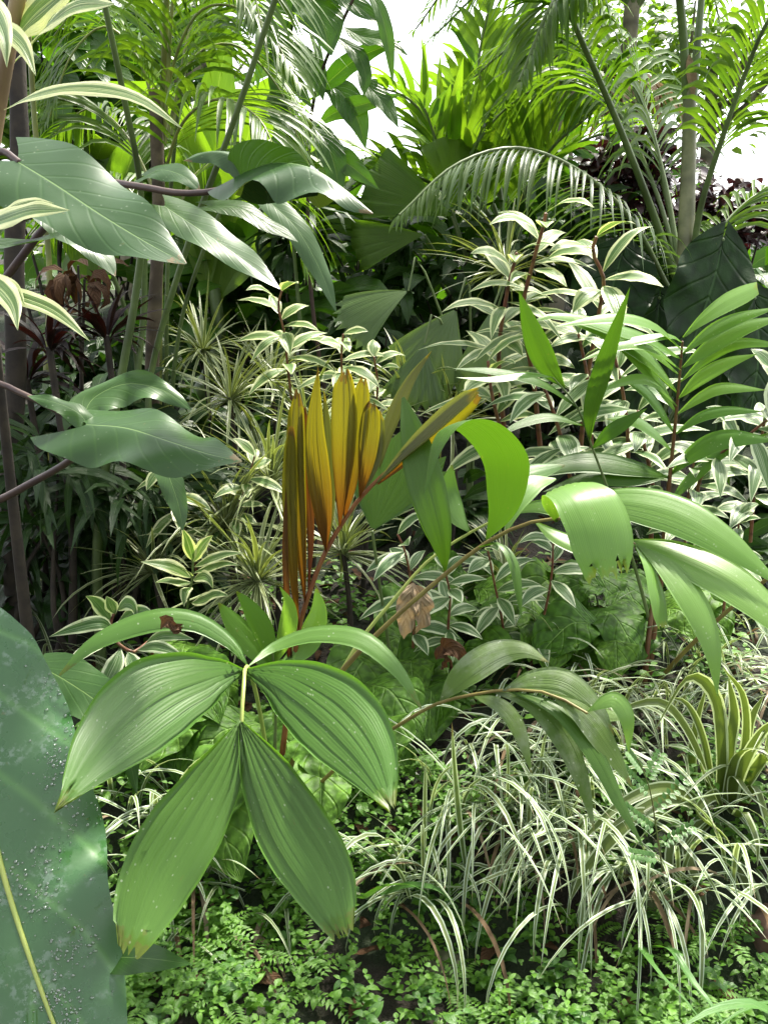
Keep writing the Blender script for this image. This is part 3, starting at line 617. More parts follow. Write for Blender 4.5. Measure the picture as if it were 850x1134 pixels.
# ------------------------------------------------------------------ philodendrons at the left
def cord(parent, P, w, mat, **kw):
    k = dict(pr='broad', up=(0, -.5, .85), n=26, m=6, fold=.12, arch=-.1, wav=.09, wavf=2.2, sweep=.16); k.update(kw)
    b = MB(); b.leaf(pp(P), px(w, P[len(P) // 2][2]), **k); return b.build('leaf', M[mat], parent)
def pet(parent, P, r0, r1, mat='petiole_dark', n=16, name='petiole'):
    b = MB(); b.tube(pp(P), r0, r1, n=n, k=9); return b.build(name, M[mat], parent)

ph = thing('philodendron', 'philodendron with one long glossy drooping leaf at upper left and maroon petioles', 'philodendron', gnd(-1.25, 2.0))
b = MB(); b.tube([gnd(-1.25, 2.0), gnd(-1.2, 2.0) + np.array([0, 0, .7]), at(-60, 300, 1.95), at(-40, 190, 1.9)], .016, .012, n=16, knot=.3); b.build('stem', M['trunk_dark'], ph)
pet(ph, [(-50, 260, 1.92), (-25, 195, 1.88), (0, 168, 1.84), (22, 180, 1.8)], .008, .006)
cord(ph, [(18, 178, 1.8), (62, 205, 1.74), (115, 240, 1.68), (165, 270, 1.63), (206, 292, 1.6)], 60, 'philo_pale', up=(.2, -.75, .65), fold=.1, sweep=.16, wav=.12)
cord(ph, [(55, 235, 1.9), (85, 258, 1.88), (112, 282, 1.86), (128, 306, 1.85)], 26, 'philo_pale', up=(.5, -.6, .6))
pet(ph, [(-50, 270, 1.95), (0, 250, 1.95), (55, 235, 1.9)], .006, .004)
cord(ph, [(-30, 265, 1.86), (10, 272, 1.85), (60, 262, 1.83), (98, 245, 1.82)], 18, 'dark', up=(0, -.3, .9))

p2 = thing('philodendron', 'philodendron leaf with rolled dark underside on a curved maroon petiole', 'philodendron', gnd(-1.0, 2.6))
pet(p2, [(-10, 330, 2.5), (60, 240, 2.4), (110, 205, 2.3), (150, 206, 2.2), (200, 214, 2.12), (245, 210, 2.06), (270, 196, 2.02)], .011, .006, n=24)
b = MB(); b.tube([gnd(-1.0, 2.6), gnd(-1.02, 2.6) + np.array([0, 0, .6]), at(-10, 330, 2.5)], .02, .011, n=14); b.build('stem', M['trunk_dark'], p2)
cord(p2, [(272, 190, 2.02), (305, 180, 1.98), (345, 186, 1.94), (380, 208, 1.9), (413, 236, 1.87)], 46, 'philo_pale', up=(.1, -.12, 1), fold=-.5, wav=.28, sweep=.22)
cord(p2, [(270, 198, 2.02), (295, 190, 2.0), (330, 200, 1.98), (352, 216, 1.97)], 34, 'dark', up=(.1, .9, .3), fold=.3)
cord(p2, [(272, 190, 2.03), (258, 172, 2.03), (232, 168, 2.03), (203, 178, 2.02)], 17, 'philo_pale', up=(0, -.4, .9), fold=-.3)

p3 = thing('philodendron', 'low philodendron with a broad rain spotted leaf hanging over the dark gap', 'philodendron', gnd(-1.25, 2.2))
b = MB(); b.tube([gnd(-1.25, 2.2), gnd(-1.25, 2.2) + np.array([0, 0, .3]), at(-60, 560, 2.15)], .016, .014, n=12, knot=.3); b.build('stem', M['trunk_dark'], p3)
pet(p3, [(-60, 562, 2.15), (-10, 557, 2.1), (35, 535, 2.04), (75, 512, 1.98), (108, 484, 1.94)], .0095, .007)
pet(p3, [(-60, 440, 2.2), (-10, 424, 2.16), (25, 436, 2.12), (70, 458, 2.06), (92, 466, 2.02)], .008, .006)
cord(p3, [(96, 470, 1.94), (140, 474, 1.9), (185, 488, 1.84), (228, 502, 1.79), (268, 511, 1.76)], 52, 'philo_pale', up=(.05, -.52, .85), fold=-.12, wav=.2, sweep=.3)
cord(p3, [(92, 462, 2.06), (105, 440, 2.1), (140, 425, 2.12), (180, 432, 2.12), (212, 454, 2.12)], 22, 'philo', up=(.1, -.6, .8), wav=.3)
cord(p3, [(100, 476, 1.96), (88, 458, 1.96), (62, 446, 1.97), (30, 438, 1.98)], 13, 'philo_pale', up=(0, -.4, .9), wav=.2)
cord(p3, [(180, 510, 2.3), (190, 535, 2.28), (198, 560, 2.27), (203, 588, 2.26)], 15, 'philo', up=(.5, -.8, .2))

p4 = thing('philodendron', 'broad grey green leaves leaning between the diagonal canes at upper left', 'philodendron', gnd(-.9, 2.9))
b = MB(); b.tube([gnd(-.9, 2.9), gnd(-.88, 2.9) + np.array([0, 0, .5]), at(150, 330, 2.85), at(160, 240, 2.8)], .018, .01, n=16); b.build('stem', M['cane_grn'], p4)
cord(p4, [(182, 228, 2.75), (215, 250, 2.7), (262, 282, 2.64), (310, 320, 2.58)], 26, 'philo_pale', up=(.3, -.7, .7), sweep=.1)
cord(p4, [(160, 195, 2.8), (180, 188, 2.76), (205, 196, 2.72), (222, 212, 2.7)], 18, 'philo_pale', up=(0, -.6, .8))
cord(p4, [(230, 228, 2.9), (265, 230, 2.88), (300, 250, 2.85), (330, 268, 2.82)], 20, 'dark', up=(0, -.4, .9))
cord(p4, [(300, 225, 3.0), (330, 255, 2.95), (355, 300, 2.92), (372, 345, 2.9)], 15, 'philo', up=(.3, -.8, .4))
# ------------------------------------------------------------------ variegated spiral plants
def shoot(parent, P, nl, L, W, mat, r=.005, t0=.35, spiral=R(62), el=R(18), droop=.9, cane='cane_red', top=True, face=.35):
    pts = catmull(pp(P), 40)
    b = MB(); b.tube(pp(P), r, r * .6, n=24, k=7); st = b.build('stem', M[cane], parent)
    a = random.random() * 6.28
    T = nrm(np.gradient(pts, axis=0))
    for i in range(nl):
        t = t0 + (1 - t0) * (i / max(nl - 1, 1)); k = min(int(t * 39), 39)
        a += spiral * random.uniform(.85, 1.15)
        tg = T[k]; ref = np.array([1., 0, 0]) if abs(tg[0]) < .8 else np.array([0, 1., 0])
        A = nrm(ref - (ref @ tg) * tg); B = np.cross(tg, A)
        out = A * math.cos(a) + B * math.sin(a)
        e = el + (R(22) * max(0, (t - .82) / .18)) + random.uniform(-.15, .15)
        l = L * random.uniform(.6, 1.15) * (1 if t < .9 else .75)
        d0 = out * math.cos(e) + (tg * .6 + np.array([0, 0, .4])) * math.sin(e)
        p = pts[k]; path = [p]; dr = droop * random.uniform(.55, 1.3)
        for j in range(5):
            d = nrm(d0 + np.array([0, 0, -1.]) * dr * ((j + .4) / 5) ** 1.2)
            p = p + d * l / 5; path.append(p)
        b = MB()
        u = nrm(np.array([0, 0, 1.]) * .8 + tg * .5 + np.array([0, -face, 0]))
        b.leaf(path, W * random.uniform(.75, 1.15), 'lance', up=u, n=10, m=4, fold=.25, arch=-.1, wav=.06, twist=random.uniform(-.3, .3))
        b.build('leaf', M[mat], parent)

def custom_leaves(parent, rows, mat, **kw):
    for P, w in rows:
        k = dict(pr='lance', up=UPC, n=18, m=5, fold=.22, arch=-.12, wav=.08); k.update(kw)
        b = MB(); b.leaf(pp(P), px(w, P[len(P) // 2][2]), **k); b.build('leaf', M[mat], parent)

G = 'white edged spiral plants'
v1 = thing('variegated_ginger', 'white edged plant on a curled red cane behind the arching palm leaflet', 'ginger plant', gnd(-.55, 2.6), G)
b = MB(); b.tube([gnd(-.55, 2.6), at(175, 745, 2.5), at(166, 712, 2.44), at(150, 722, 2.4), at(135, 716, 2.38), at(122, 700, 2.4), at(124, 685, 2.42), at(130, 672, 2.42)], .006, .004, n=24); b.build('stem', M['cane_red'], v1)
UF = (0, -.75, .65)
custom_leaves(v1, [([(128, 700, 2.4), (112, 690, 2.36), (85, 695, 2.33), (55, 705, 2.3)], 9), ([(126, 706, 2.4), (105, 715, 2.34), (85, 728, 2.3), (66, 742, 2.28)], 9),
    ([(134, 718, 2.38), (128, 735, 2.34), (120, 752, 2.32), (114, 774, 2.31)], 12), ([(142, 722, 2.38), (148, 735, 2.34), (158, 745, 2.32), (166, 756, 2.31)], 10),
    ([(152, 720, 2.4), (170, 716, 2.36), (188, 720, 2.33), (206, 730, 2.3)], 8), ([(160, 714, 2.42), (178, 704, 2.38), (195, 704, 2.35), (215, 708, 2.32)], 8),
    ([(124, 688, 2.42), (112, 672, 2.4), (104, 664, 2.38), (95, 660, 2.36)], 9), ([(128, 680, 2.42), (122, 668, 2.4), (118, 660, 2.39)], 8),
    ([(130, 676, 2.42), (140, 668, 2.4), (148, 672, 2.38), (152, 686, 2.37)], 9), ([(130, 690, 2.42), (145, 680, 2.39), (160, 676, 2.36), (172, 682, 2.34)], 9),
    ([(134, 706, 2.39), (144, 696, 2.35), (160, 694, 2.33), (176, 698, 2.31)], 8)], 'vari_white', up=UF)
v1b = thing('variegated_ginger', 'white edged shoot standing in grey striped grass above the curled cane', 'ginger plant', gnd(-.5, 2.75), G)
b = MB(); b.tube([gnd(-.5, 2.75), at(205, 720, 2.68), at(208, 670, 2.62), at(213, 640, 2.58), at(214, 615, 2.56)], .005, .003, n=18); b.build('stem', M['cane_grn'], v1b)
custom_leaves(v1b, [([(214, 622, 2.56), (210, 606, 2.53), (206, 594, 2.52), (202, 585, 2.51)], 8), ([(215, 622, 2.56), (222, 608, 2.54), (230, 598, 2.53), (236, 593, 2.52)], 8),
    ([(215, 628, 2.56), (232, 620, 2.52), (250, 614, 2.49), (270, 612, 2.47)], 7), ([(215, 634, 2.57), (235, 628, 2.53), (250, 624, 2.5), (266, 626, 2.48)], 6),
    ([(212, 640, 2.58), (196, 630, 2.54), (178, 625, 2.51), (156, 622, 2.49)], 9), ([(212, 645, 2.58), (198, 645, 2.54), (184, 643, 2.52), (172, 645, 2.5)], 7),
    ([(213, 638, 2.57), (206, 632, 2.52), (200, 628, 2.5), (194, 626, 2.49)], 6), ([(214, 642, 2.57), (224, 638, 2.53), (232, 642, 2.51), (236, 652, 2.5)], 8),
    ([(212, 668, 2.62), (225, 664, 2.58), (240, 658, 2.55), (254, 660, 2.53)], 9), ([(211, 650, 2.6), (206, 654, 2.55), (204, 662, 2.53), (204, 672, 2.52)], 7)], 'vari', up=UF)

v2 = thing('variegated_ginger', 'white edged plant in shade between the bronze frond and green stems', 'ginger plant', gnd(.05, 2.8), G)
shoot(v2, [(455, 745, 2.75), (458, 690, 2.7), (454, 640, 2.66), (448, 610, 2.62), (440, 592, 2.6)], 14, .15, .021, 'vari_white', .005, .3, face=.8)
shoot(v2, [(500, 745, 2.75), (496, 700, 2.7), (498, 660, 2.66), (492, 630, 2.62)], 11, .14, .021, 'vari_white', .005, .35, face=.8)
v2b = thing('variegated_ginger', 'white edged plant half hidden behind the folded green palm leaflets', 'ginger plant', gnd(.32, 2.9), G)
shoot(v2b, [(560, 740, 2.9), (556, 690, 2.84), (548, 650, 2.8), (540, 610, 2.76)], 12, .15, .022, 'vari_white', .005, .3, face=.8)
shoot(v2b, [(585, 745, 2.9), (600, 690, 2.84), (610, 640, 2.8), (612, 600, 2.76)], 11, .15, .022, 'vari_white', .005, .3, face=.8)

v4 = thing('variegated_ginger', 'white edged plant behind the golden tips of the bronze frond', 'ginger plant', gnd(-.3, 3.6), G)
shoot(v4, [(330, 560, 3.5), (325, 470, 3.42), (318, 400, 3.34), (314, 365, 3.28), (308, 340, 3.25), (312, 322, 3.24)], 15, .19, .024, 'vari', .006, .62, face=.5)
shoot(v4, [(385, 560, 3.5), (382, 470, 3.42), (378, 400, 3.34), (380, 370, 3.3)], 14, .2, .024, 'vari', .006, .6, face=.5)
shoot(v4, [(408, 560, 3.55), (412, 480, 3.46), (418, 430, 3.4), (414, 395, 3.36)], 11, .18, .023, 'vari', .006, .55, face=.5)

LV = .255
v3 = thing('variegated_ginger', 'large cream edged plant with leaning red canes at the top of the white mass', 'ginger plant', gnd(.75, 3.4), G)
shoot(v3, [(640, 520, 3.3), (650, 420, 3.2), (662, 350, 3.1), (668, 310, 3.04), (656, 280, 3.0), (660, 262, 2.98)], 19, LV, .030, 'vari', .009, .42)
shoot(v3, [(600, 520, 3.3), (590, 420, 3.2), (578, 350, 3.12), (590, 290, 3.05), (600, 255, 3.0), (604, 236, 2.98)], 20, LV, .029, 'vari', .009, .38)
shoot(v3, [(560, 500, 3.3), (552, 400, 3.2), (560, 330, 3.12), (572, 280, 3.08)], 19, LV, .029, 'vari', .009, .38)
v3b = thing('variegated_ginger', 'dense cream edged plant crowded under the leaning red canes', 'ginger plant', gnd(.7, 3.1), G)
shoot(v3b, [(640, 580, 3.05), (625, 500, 2.98), (610, 450, 2.92), (600, 425, 2.9)], 12, .25, .033, 'vari_white', .008, .3)
shoot(v3b, [(690, 580, 3.1), (695, 500, 3.04), (690, 440, 2.98), (680, 395, 2.94)], 13, .25, .033, 'vari_white', .008, .25)
shoot(v3b, [(570, 570, 3.15), (560, 500, 3.08), (545, 440, 3.0), (540, 400, 2.98)], 12, .23, .031, 'vari', .008, .3)
shoot(v3b, [(660, 580, 3.25), (655, 500, 3.2), (650, 420, 3.12), (640, 370, 3.08)], 12, .25, .033, 'vari_white', .008, .3)
shoot(v3b, [(720, 600, 3.1), (722, 540, 3.04), (712, 490, 2.98), (706, 455, 2.95)], 11, .22, .032, 'vari_white', .008, .3)

v5 = thing('variegated_ginger', 'white edged plant on arching red cane at the right edge', 'ginger plant', gnd(1.15, 2.9), G)
shoot(v5, [(770, 570, 2.85), (775, 530, 2.82), (800, 500, 2.76), (830, 480, 2.7), (852, 462, 2.66)], 16, .19, .026, 'vari_white', .006, .2, face=.7)
shoot(v5, [(830, 600, 2.9), (835, 540, 2.84), (842, 490, 2.78), (850, 440, 2.72), (856, 410, 2.7)], 18, .19, .026, 'vari_white', .006, .2, face=.7)
shoot(v5, [(800, 680, 2.9), (805, 640, 2.86), (815, 600, 2.8), (818, 570, 2.78)], 13, .13, .018, 'vari_white', .005, .25, face=.7)
shoot(v5, [(760, 640, 2.95), (758, 590, 2.9), (762, 545, 2.86), (768, 510, 2.82)], 12, .16, .022, 'vari_white', .005, .25, face=.7)

v7 = thing('variegated_ginger', 'small white edged plant in the dark under the rain spotted leaf', 'ginger plant', gnd(-.5, 3.0), G)
shoot(v7, [(220, 640, 2.95), (205, 590, 2.9), (190, 545, 2.86), (180, 520, 2.84)], 11, .13, .02, 'vari', .004, .4, el=R(-10), face=.8)
shoot(v7, [(250, 620, 3.0), (262, 570, 2.95), (275, 530, 2.9), (282, 505, 2.88)], 11, .13, .02, 'vari', .004, .4, face=.8)

v6 = thing('shell_ginger', 'cream banded ginger with long leaves close by at the top left', 'ginger plant', gnd(-.62, 1.25))
b = MB(); b.tube([gnd(-.62, 1.25), at(-60, 600, 1.25), at(-30, 300, 1.22), at(-6, 150, 1.2), at(8, 60, 1.18), at(24, -20, 1.16), at(40, -120, 1.14)], .011, .008, n=30, k=10, knot=.12); b.build('stem', M['cane_pink'], v6)
custom_leaves(v6, [([(4, 122, 1.19), (40, 106, 1.12), (90, 98, 1.06), (150, 108, 1.0), (203, 143, .96)], 13), 
    ([(16, 70, 1.18), (45, 40, 1.12), (80, 10, 1.07), (128, 4, 1.02)], 30), ([(10, 50, 1.18), (40, 15, 1.15), (75, -15, 1.12), (100, -50, 1.1)], 32),
    ([(-30, 20, 1.15), (0, 30, 1.1), (25, 50, 1.06), (40, 84, 1.03)], 13), ([(-10, 10, 1.22), (0, -30, 1.2), (10, -60, 1.18)], 16),
    ([(-40, 255, 1.12), (-5, 247, 1.08), (35, 234, 1.04), (78, 233, 1.0)], 18), ([(-30, 245, 1.15), (0, 240, 1.12), (30, 226, 1.09), (60, 225, 1.07)], 14),
    ([(-25, 300, 1.1), (0, 318, 1.06), (15, 338, 1.03), (20, 366, 1.0)], 14), ([(-20, 320, 1.15), (20, 328, 1.1), (62, 345, 1.06), (100, 378, 1.02)], 11),
    ([(-40, 310, 1.15), (-10, 312, 1.12), (15, 320, 1.1), (28, 338, 1.08)], 12), ([(-30, -10, 1.1), (-10, 10, 1.05), (5, 40, 1.0), (8, 75, .98)], 16)], 'vari_big', up=(.1, -.85, .55), fold=.25, arch=-.2)
# ------------------------------------------------------------------ clumps of grass and straps
def blades(base, n, L, w, mat, name, label, cat, group=None, el=(R(35), R(85)), droop=(1.2, 2.4), az=None, spread=.05, sp2=None, nn=9, pr='blade', fold=.25, parent=None):
    b = MB()
    for i in range(n):
        a = random.uniform(0, 6.28) if az is None else random.gauss(az[0], az[1])
        o = np.array(base) + np.array([math.cos(a), math.sin(a), 0]) * random.random() * spread + np.array([0, 0, -.01])
        if sp2: o = o + np.array([random.gauss(0, sp2), random.gauss(0, sp2 * .6), 0])
        l = L * random.uniform(.55, 1.1)
        path = arc(o, a, random.uniform(*el), l, random.uniform(*droop), n=nn, side=random.uniform(-.5, .5))
        b.leaf(path, w * random.uniform(.7, 1.25), pr, up=(0, 0, 1) if abs(path[1][2] - path[0][2]) < .9 * l / nn else (math.cos(a) * -.6, math.sin(a) * -.6, .5), n=nn, m=2, fold=fold, twist=random.uniform(-.7, .7))
    o = b.build(name, M[mat], parent)
    if parent is None: tag(o, label, cat, group)
    return o

GR = 'white striped ribbon grass clumps on the bank'
clumps = [
 (470, 985, 46, .34, 'striped ribbon grass clump right of the hanging palm leaflet tip'),
 (520, 900, 60, .42, 'striped ribbon grass clump with upright pale blades in the middle of the bank'),
 (590, 905, 55, .40, 'striped ribbon grass clump below the low dusty palm leaflets'),
 (565, 835, 60, .42, 'striped ribbon grass clump just in front of the quilted leaves'),
 (640, 965, 52, .42, 'striped ribbon grass clump spilling down toward the weeds at centre right'),
 (680, 850, 50, .42, 'dense striped grass clump under the tip of the low palm frond'),
 (640, 800, 50, .36, 'striped grass clump behind the low palm frond'),
 (720, 790, 50, .38, 'striped grass clump around the red stems of the right palm'),
 (780, 745, 40, .36, 'striped grass clump under the large pale palm leaflet tips'),
 (610, 745, 26, .34, 'small upright striped grass clump among quilted leaves'),
 (720, 985, 46, .40, 'striped grass clump hanging in long white ribbons left of the strap lily'),
 (845, 990, 40, .36, 'striped grass clump at the lower right edge'),
 (215, 985, 30, .33, 'ribbon grass clump between the two hanging leaflets, beside the palm stem'),
 (155, 905, 34, .3, 'thin ribbon grass clump behind the giant wet leaf edge'),
 (262, 1035, 16, .28, 'sparse ribbon grass clump with long flat blades in front of the palm stem'),
 (842, 770, 46, .38, 'striped grass clump at the right edge beyond the strap lily'),
 (846, 850, 40, .36, 'striped grass clump at the right edge beside the strap lily'),
 (815, 700, 40, .38, 'striped grass clump at the right edge in the shade of the pale leaflets'),
 (60, 745, 26, .34, 'dull ribbon grass clump above the giant wet leaf'),
 (120, 760, 26, .34, 'dull ribbon grass clump under the curled red cane'),
]
for i, (x, y, n, L, lab) in enumerate(clumps):
    g = ground(x, y)
    gobj = blades(g + np.array([0, 0, .03]), int(n * .74), L * (1.22 if i < 14 else 1.0), .0062 if i < 14 else .0046, 'ribbon' if i not in (6, 7, 8, 14, 16, 17, 18, 19) else 'ribbon_dull', 'ribbon_grass', lab, 'ribbon grass', GR,
           el=(R(20), R(82)), droop=(1.0, 2.9), az=(-1.57 + random.uniform(-.5, .5), 1.1), sp2=.08)
    b_ = gobj
    blades(g + np.array([0, 0, .02]), 5, L, .006, 'dead', 'dry_leaves', '', '', el=(R(10), R(50)), droop=(1.2, 2.4), az=(-1.57, .9), sp2=.07, parent=b_)
# blades of special character: two stiff upright ones
up_ = thing('ribbon_grass', 'two stiff upright white striped blades standing above the grass', 'ribbon grass', ground(500, 960), GR)
for P, w in (([(515, 960, 2.1), (508, 905, 2.05), (503, 850, 2.0), (500, 800, 1.97)], 4), ([(470, 940, 2.1), (470, 900, 2.08), (471, 850, 2.05), (472, 842, 2.05)], 3)):
    b = MB(); b.leaf(pp(P), px(w, 2.0), 'strap', up=(0, -1, .1), n=12, m=2, fold=.2); b.build('blade', M['ribbon'], up_)

# strap leaved lily on the right
li = thing('strap_lily', 'broad white edged strap leaved lily clump at right', 'lily', ground(800, 900))
rows = [
 ([(795, 900, 2.25), (798, 830, 2.2), (790, 770, 2.15), (760, 750, 2.1), (722, 812, 2.05)], 9), ([(790, 900, 2.25), (770, 830, 2.2), (735, 780, 2.14), (690, 785, 2.08), (672, 802, 2.05)], 7),
 ([(800, 900, 2.25), (806, 830, 2.22), (812, 790, 2.2), (806, 750, 2.19)], 9), ([(800, 900, 2.25), (812, 840, 2.2), (838, 828, 2.15), (870, 850, 2.1)], 9),
 ([(805, 900, 2.25), (820, 850, 2.22), (845, 808, 2.2), (880, 790, 2.18)], 9), ([(790, 905, 2.25), (765, 890, 2.18), (740, 885, 2.12), (700, 905, 2.06), (650, 960, 2.0), (630, 1000, 1.97)], 10),
 ([(790, 910, 2.22), (760, 880, 2.16), (725, 873, 2.1), (680, 895, 2.03), (640, 935, 1.97)], 8), ([(800, 900, 2.22), (790, 880, 2.18), (770, 900, 2.1), (800, 925, 2.03), (812, 945, 2.0)], 8),
 ([(805, 895, 2.22), (815, 905, 2.15), (822, 900, 2.1), (836, 930, 2.05), (838, 960, 2.03)], 8), ([(800, 885, 2.25), (780, 860, 2.2), (775, 850, 2.15), (796, 893, 2.1)], 7),
 ([(810, 890, 2.24), (815, 860, 2.2), (832, 880, 2.14), (855, 900, 2.1)], 9), ([(795, 910, 2.2), (790, 960, 2.13), (796, 1010, 2.06), (800, 1075, 1.98)], 8),
 ([(800, 910, 2.2), (815, 950, 2.12), (835, 1000, 2.04), (846, 1060, 1.97)], 9), ([(785, 910, 2.2), (760, 940, 2.12), (775, 990, 2.05), (778, 1050, 1.98)], 7),
 ([(790, 905, 2.2), (745, 930, 2.12), (740, 980, 2.06), (735, 1040, 2.0)], 6), ([(815, 900, 2.24), (835, 870, 2.2), (848, 900, 2.14), (858, 960, 2.08)], 9),
 ([(790, 890, 2.26), (778, 820, 2.24), (760, 780, 2.22), (740, 772, 2.2)], 6), ([(810, 890, 2.28), (825, 820, 2.26), (822, 770, 2.24), (800, 740, 2.22)], 6),
 ([(812, 890, 2.26), (840, 845, 2.22), (850, 840, 2.18), (872, 870, 2.1)], 8), ([(770, 930, 2.2), (735, 905, 2.12), (700, 900, 2.05), (665, 925, 2.0)], 6),
 ([(780, 905, 2.3), (765, 850, 2.3), (770, 800, 2.3), (782, 760, 2.3)], 7), ([(800, 905, 2.3), (818, 860, 2.3), (830, 800, 2.3), (845, 770, 2.3)], 8)]
for P, w in rows:
    b = MB(); b.leaf(pp(P), px(w, 2.1), 'strap', up=(random.uniform(-.2, .2), -.6, .8), n=18, m=4, fold=.3); b.build('leaf', M['lily'], li)

# grey green spiky rosettes behind
GS = 'grey green striped spiky plants in the middle distance'
spk = [
 (255, 440, 3.5, 70, .36, 'spiky grey rosette just right of the low philodendron leaf'),
 (300, 420, 3.8, 60, .36, 'spiky rosette under the white edged shoot left of the bronze frond'),
 (225, 385, 3.9, 60, .38, 'spiky rosette beside the brown cane at left'),
 (340, 470, 3.4, 60, .34, 'spiky rosette directly behind the bronze frond'),
 (300, 530, 3.1, 80, .4, 'spiky striped rosette left of the dark bronze leaflets'),
 (250, 580, 3.0, 90, .42, 'large thin leaved rosette below the tip of the rain spotted leaf'),
 (285, 640, 2.8, 80, .38, 'thin leaved rosette left of the red bronze stem'),
 (400, 480, 3.5, 60, .34, 'spiky rosette behind the gold leaflets'),
 (450, 440, 3.7, 60, .34, 'spiky rosette under the hanging grey fan blades'),
 (380, 610, 2.9, 70, .34, 'thin leaved rosette under the upright fan blade'),
 (500, 470, 3.7, 60, .34, 'spiky rosette beside the white edged mass'),
 (170, 630, 2.9, 50, .34, 'thin leaved rosette in the dark behind the small white edged shoot'),
 (560, 640, 3.3, 60, .34, 'thin leaved rosette in shade under the white edged mass'),
 (560, 300, 4.0, 60, .4, 'pale spiky rosette poking out left of the tall white edged canes'),
]
for x, y, Y, n, L, lab in spk:
    p = at(x, y, Y); g = gnd(p[0], p[1])
    t = thing('spiky_plant', lab, 'spiky plant', g, GS)
    b = MB(); b.tube([g - np.array([0, 0, .03]), (g + p) / 2 + np.array([.02, 0, 0]), p], .011, .008, n=10, k=6, knot=.2); b.build('stem', M['trunk_dark'], t)
    blades(p, n, L, .0062, 'spike', 'blades', '', '', el=(R(-25), R(82)), droop=(.2, 1.3), spread=.01, nn=7, parent=t)

# quilted low leaves
GQ = 'quilted bright green ground plants'
def heartplant(lab, spots, mat, L=.19, group=GQ, name='quilted_plant', cat='foliage plant'):
    c = np.mean([ground(x, y) for x, y in spots], axis=0); g = gnd(c[0], c[1])
    t = thing(name, lab, cat, g, group)
    spots = spots + [(x + random.uniform(-22, 22), y + random.uniform(-18, 18)) for x, y in spots[::2]]
    for x, y in spots:
        q = ground(x, y); h = random.uniform(.1, .22); top = q + np.array([random.uniform(-.05, .05), random.uniform(-.06, .0), h])
        b = MB(); b.tube([g + (q - g) * .5 - np.array([0, 0, .02]), q + np.array([0, .02, h * .5]), top], .0035, .0025, n=8, k=6); b.build('petiole', M['rachis_grn'], t)
        a = random.gauss(-1.57, .9); l = L * random.uniform(.8, 1.25)
        d = np.array([math.cos(a), math.sin(a), 0])
        path = [top - d * l * .1, top + d * l * .3 + np.array([0, 0, .01]), top + d * l * .65 - np.array([0, 0, l * .16]), top + d * l * .95 - np.array([0, 0, l * .45])]
        b = MB(); b.leaf(path, l * .42, 'ovate', up=(random.uniform(-.5, .5), -.45, .85), n=18, m=5, fold=random.uniform(-.1, .35), wav=.2, wavf=2.4, sweep=.1, twist=random.uniform(-.3, .3)); b.build('leaf', M[mat], t)
heartplant('quilted bright green leaves behind the low palm frond', [(430, 760), (455, 735), (480, 760), (500, 735), (440, 800), (470, 800), (420, 830), (450, 850), (400, 790), (530, 745), (510, 790), (545, 785)], 'quilt')
heartplant('quilted green leaves under the arching green stem', [(540, 700), (510, 705), (570, 715), (480, 710), (600, 730), (560, 690), (600, 690), (530, 680), (590, 745), (470, 690)], 'quilt')
heartplant('quilted green leaves below the trunks of the right palm', [(640, 715), (670, 730), (620, 700), (700, 715), (660, 695), (630, 745), (690, 750), (730, 730), (760, 720), (650, 680)], 'quilt')
heartplant('quilted leaves around the foot of the middle palm', [(260, 900), (330, 900), (350, 870), (270, 860), (380, 850), (240, 930), (310, 860), (350, 930), (215, 860)], 'quilt')
heartplant('quilted leaves between the hanging leaflet and the curled cane', [(190, 830), (160, 800), (225, 800), (140, 840), (200, 790)], 'quilt')
heartplant('dark low leaves in deep shade at the left', [(60, 690), (100, 670), (30, 660), (140, 690), (180, 680), (90, 720), (20, 700), (220, 690)], 'dark', L=.16, group=None)

# upright fan blade and hanging grey fan blades
f1 = thing('fan_palm', 'upright pleated fan palm blade behind the gold bronze leaflets', 'fan palm', gnd(.05, 2.75))
b = MB(); b.tube([gnd(.05, 2.75), at(425, 680, 2.68), at(412, 588, 2.6)], .006, .004, n=12); b.build('petiole', M['rachis_grn'], f1)
b = MB(); b.fan(at(412, 588, 2.6), (.3, .1, 1), (0, -1, .1), px(118, 2.6), R(42), 9, pleat=.1, cut=.4, n=8); b.build('blade', M['fan_mid'], f1)
f2 = thing('fan_palm', 'grey green fan palm with blades folded down left of the white edged mass', 'fan palm', gnd(.35, 3.9))
for c, ax, rd, spd in [((505, 342, 3.7), (-.5, -.4, -.75), 95, 36), ((545, 342, 3.65), (.1, -.5, -.9), 90, 38), ((452, 322, 3.75), (-.9, -.2, -.35), 85, 32), ((470, 380, 3.6), (-.2, -.5, -.8), 75, 32)]:
    p = at(*c)
    b = MB(); b.tube([gnd(.35, 3.9), gnd(.35, 3.9) + np.array([0, 0, .5]), p + np.array([.05, .05, .1]), p], .007, .004, n=14); b.build('petiole', M['rachis_grn'], f2)
    b = MB(); b.fan(p, ax, (0, -.75, .7), px(rd, c[2]), R(spd), 8, pleat=.1, cut=.5, droop=.25, n=9); b.build('blade', M['fan_dark'], f2)
